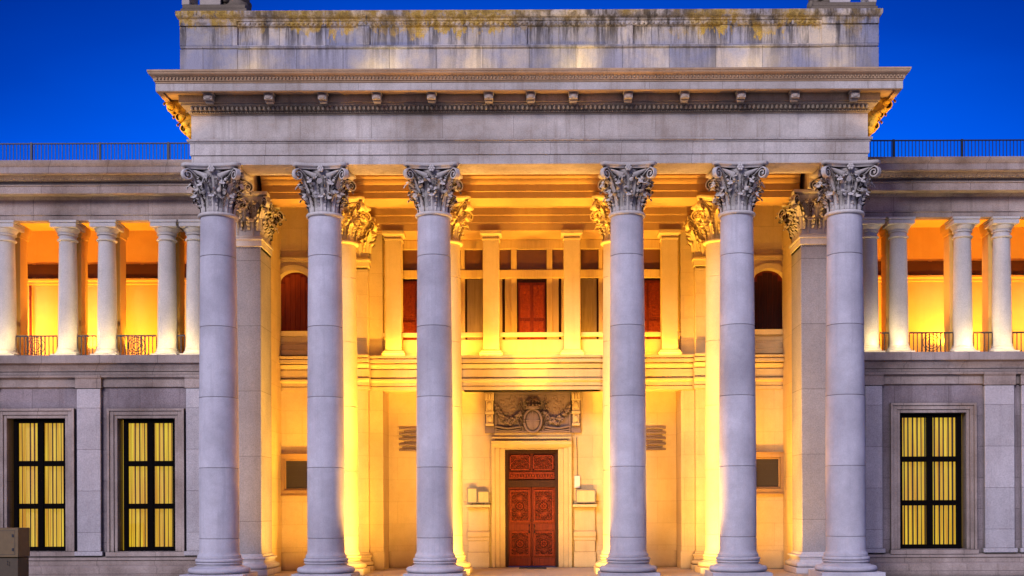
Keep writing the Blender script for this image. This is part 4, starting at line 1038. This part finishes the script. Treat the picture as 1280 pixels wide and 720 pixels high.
for sx, sd in ((-1, 'left'), (1, 'right')):
    for (x, y, p, tx, ty, tz, nm) in ((5.9, 2.15, 520, 7.0, 4.4, 5.0, 'between the outer two %s columns' % sd), (3.5, .6, 1650, 5.2, 3.8, 6.0, 'in the second bay from the %s end' % sd),
                                      (.9, .5, 1500, 2.4, 4.4, 6.0, 'in the door bay, to the %s' % sd)):
        if u0 is None:
            e = u0 = empty('floor_uplight'); build('ring', ul, M['fixture'], e); build('lens', ull, M['lens'], e)
        else: e = copy_tree(u0, None)
        e.location = (sx*x, y, 0.0)
        tag(e, 'round uplight sunk in the porch floor '+nm, 'floor light', 'uplights sunk in the porch floor')
        spot('porch_lamp', (sx*x, y, .06), (sx*tx, ty, tz), p, WARM, 128, .10, .5)
    for (x, y, p, tx, ty, tz) in ((5.78, 2.75, 190, 6.9, 4.4, 7.5), (4.62, 1.9, 150, 4.4, 4.6, 8.0), (2.88, 1.9, 200, 3.4, 5.4, 8.0), (1.88, 1.9, 150, 1.3, 5.6, 7.5)):
        spot('column_lamp', (sx*x, y, .35), (sx*tx, ty, tz), p, WARM, 130, .15, .8)
    for (x, y, tx, p) in ((6.2, 1.1, 7.6, 620), (3.85, .5, 4.95, 520), (1.15, .5, 2.2, 420)):  # added spots without fittings, for the warm column edges
        spot('column_edge_fill', (sx*x, y, .06), (sx*tx, 0, 5.5), p, (1,.42,.06), 44, .10, .8)
    for (x, tx, p) in ((4.3, 5.0, 1500), (1.62, 2.3, 1500), (5.9, 7.5, 600)):  # extra unseen spots added to brighten the rear capitals
        spot('capital_fill', (sx*x, 1.9, .3), (sx*tx, 2.7, 9.7), p*3.0, UP, 24, .10, .7)
    spot('upper_wall_fill', (sx*3.55, .6, .06), (sx*2.1, 5.2, 9.4), 5200, UP, 62, .10, .8)  # added spot to lift the upper gallery, no fitting
    spot('upper_wall_fill', (sx*5.75, 2.6, .3), (sx*6.7, 4.7, 9.4), 3000, UP, 60, .10, .8)  # added spot, brightens the side bay high up
strip('gallery_fill', (0, 4.30, 6.20), 8.5, .06, (0, 5.0, 7.4), 190, UP)  # added area light off the ledge edge, evens the glow on the piers
strip('gallery_fill', (0, 5.05, 6.3), 8.4, .06, (0, 5.75, 7.6), 200, UP)  # second added area light, brightens the screen
for sx in (-1, 1): strip('ledge_fill', (sx*13.6, 3.2, 6.12), 9.6, .05, (sx*13.6, 3.75, 8.2), 105, PALE)  # added area lights without fittings, wash the loggia columns
for sx, xs in ((-1, [X(112,5.75,400), X(172,5.2,400), X(40,5.2,400), -16.0]), (1, [X(1181,5.75,400), X(1105,5.2,400), X(1228,5.2,400), 15.6])):
    for k, x in enumerate(xs):
        spot('loggia_lamp', (x, 5.75 if k == 0 else 4.75, 6.6 if k == 0 else 6.25), (x, 5.95, 8.2 if k == 0 else 9.4), 300 if k == 0 else 480, AMB, 160, .06, .7)
for (sx, xs) in ((-1, [LX[1]+.55, LX[3]+.42, LX[2]+.5, LX[0]+.6]), (1, [RX[1]-.1, RX[2]+.1, RX[3]-.6, RX[0]+.1])):
    for x in xs: spot('ledge_lamp', (x, 3.25, 6.16), (x-.15*(1 if sx<0 else 0), 3.75, 7.8), 26, PALE, 120, .04, .8)
for (px, p) in ((300, 14), (478, 42), (600, 12), (720, 42), (835, 14), (945, 26), (1050, 10)):
    x = X(px, -.8, 80)
    spot('parapet_lamp', (x, -.95, 12.40), (x, -.3, 13.3), p*1.0, (1,.74,.30), 150, .2, .9)
for sx in (-1, 1):
    spot('console_lamp', (sx*9.6, -.9, 10.6), (sx*8.6, -.2, 11.6), 130, (1,.52,.07), 60, .08, .6)

# ------------------------------------------------------------------ dusk sky and soft frontal glow
world = bpy.data.worlds.new('World'); scene.world = world; world.use_nodes = True
wt = world.node_tree; wt.nodes.clear()
wo = wt.nodes.new('ShaderNodeOutputWorld'); bg = wt.nodes.new('ShaderNodeBackground'); wt.links.new(bg.outputs[0], wo.inputs[0])
SUN_EL, SUN_AZ = R(27), R(205)
sky = wt.nodes.new('ShaderNodeTexSky'); sky.sky_type = 'NISHITA'; sky.sun_disc = False; sky.sun_elevation = SUN_EL; sky.sun_rotation = SUN_AZ
tc = wt.nodes.new('ShaderNodeTexCoord')
def wmath(op, a, b=0.0):
    x = wt.nodes.new('ShaderNodeMath'); x.operation = op
    for q, v in ((0, a), (1, b)):
        if isinstance(v, (int, float)): x.inputs[q].default_value = v
        else: wt.links.new(v, x.inputs[q])
    return x.outputs[0]
sp = wt.nodes.new('ShaderNodeSeparateXYZ'); wt.links.new(tc.outputs['Generated'], sp.inputs[0])
# dusk: afterglow low in the sky behind the building, deeper blue upward and to the sides
f = wmath('ADD', wmath('ABSOLUTE', sp.outputs[2]), wmath('MULTIPLY', wmath('MULTIPLY', sp.outputs[0], sp.outputs[0]), 0.55))
hz = wt.nodes.new('ShaderNodeTexNoise'); hz.inputs['Scale'].default_value = 2.2; hz.inputs['Detail'].default_value = 4
mp = wt.nodes.new('ShaderNodeMapping'); mp.inputs['Scale'].default_value = (1, 1, 4); wt.links.new(tc.outputs['Generated'], mp.inputs[0]); wt.links.new(mp.outputs[0], hz.inputs[0])
f = wmath('ADD', f, wmath('MULTIPLY', wmath('SUBTRACT', hz.outputs[0], 0.5), 0.05))
rp = wt.nodes.new('ShaderNodeValToRGB'); e = rp.color_ramp.elements
stops = [(0.0, (0.02,0.28,1.0)), (0.24, (0.0,0.20,1.0)), (0.33, (0.0,0.10,0.84)), (0.40, (0.0,0.045,0.46)), (0.475, (0.0,0.014,0.21)), (1.0, (0.0,0.012,0.12))]
while len(e) < len(stops): e.new(.5)
for i, (p_, c_) in enumerate(stops): e[i].position = p_; e[i].color = (*c_, 1)
wt.links.new(f, rp.inputs[0])
# the town side of the sky behind the viewer: dim lavender
bk = wt.nodes.new('ShaderNodeMix'); bk.data_type = 'RGBA'; bk.inputs[7].default_value = (0.095,0.115,0.42,1)
mr = wt.nodes.new('ShaderNodeMapRange'); mr.inputs['From Min'].default_value = 0.35; mr.inputs['From Max'].default_value = -0.25
wt.links.new(sp.outputs[1], mr.inputs['Value']); wt.links.new(mr.outputs[0], bk.inputs[0]); wt.links.new(rp.outputs[0], bk.inputs[6])
ad = wt.nodes.new('ShaderNodeMix'); ad.data_type = 'RGBA'; ad.blend_type = 'ADD'; ad.inputs[0].default_value = 1.0
sc_ = wt.nodes.new('ShaderNodeMix'); sc_.data_type = 'RGBA'; sc_.blend_type = 'MULTIPLY'; sc_.inputs[0].default_value = 1.0; sc_.inputs[7].default_value = (0.0, 0.0015, 0.006, 1)
wt.links.new(sky.outputs[0], sc_.inputs[6]); wt.links.new(sc_.outputs[2], ad.inputs[7]); wt.links.new(bk.outputs[2], ad.inputs[6])
wt.links.new(ad.outputs[2], bg.inputs['Color']); bg.inputs['Strength'].default_value = 1.0
sl = bpy.data.lights.new('sun', 'SUN'); sl.energy = 2.65; sl.angle = R(20); sl.color = (0.94, 0.88, 1.0)
so = bpy.data.objects.new('sun', sl); COL.objects.link(so)
d = Vector((math.sin(SUN_AZ)*math.cos(SUN_EL), math.cos(SUN_AZ)*math.cos(SUN_EL), math.sin(SUN_EL)))
so.rotation_euler = (-d).to_track_quat('-Z', 'Y').to_euler(); so.location = d*60

# ------------------------------------------------------------------ camera and render
cam = bpy.data.cameras.new('camera'); co = bpy.data.objects.new('camera', cam); COL.objects.link(co)
co.location = EYE; co.rotation_euler = (R(90), ROLL, 0)
cam.sensor_width = 36; cam.lens = FOC/1280*36; cam.shift_x = (640-VX)/1280; cam.shift_y = (VY-360)/1280; cam.clip_end = 4000
scene.camera = co
scene.render.engine = 'CYCLES'; scene.cycles.use_denoising = True; scene.cycles.max_bounces = 6; scene.cycles.sample_clamp_indirect = 6
scene.cycles.use_adaptive_sampling = True
scene.view_settings.view_transform = 'Standard'; scene.view_settings.look = 'None'; scene.view_settings.exposure = 0
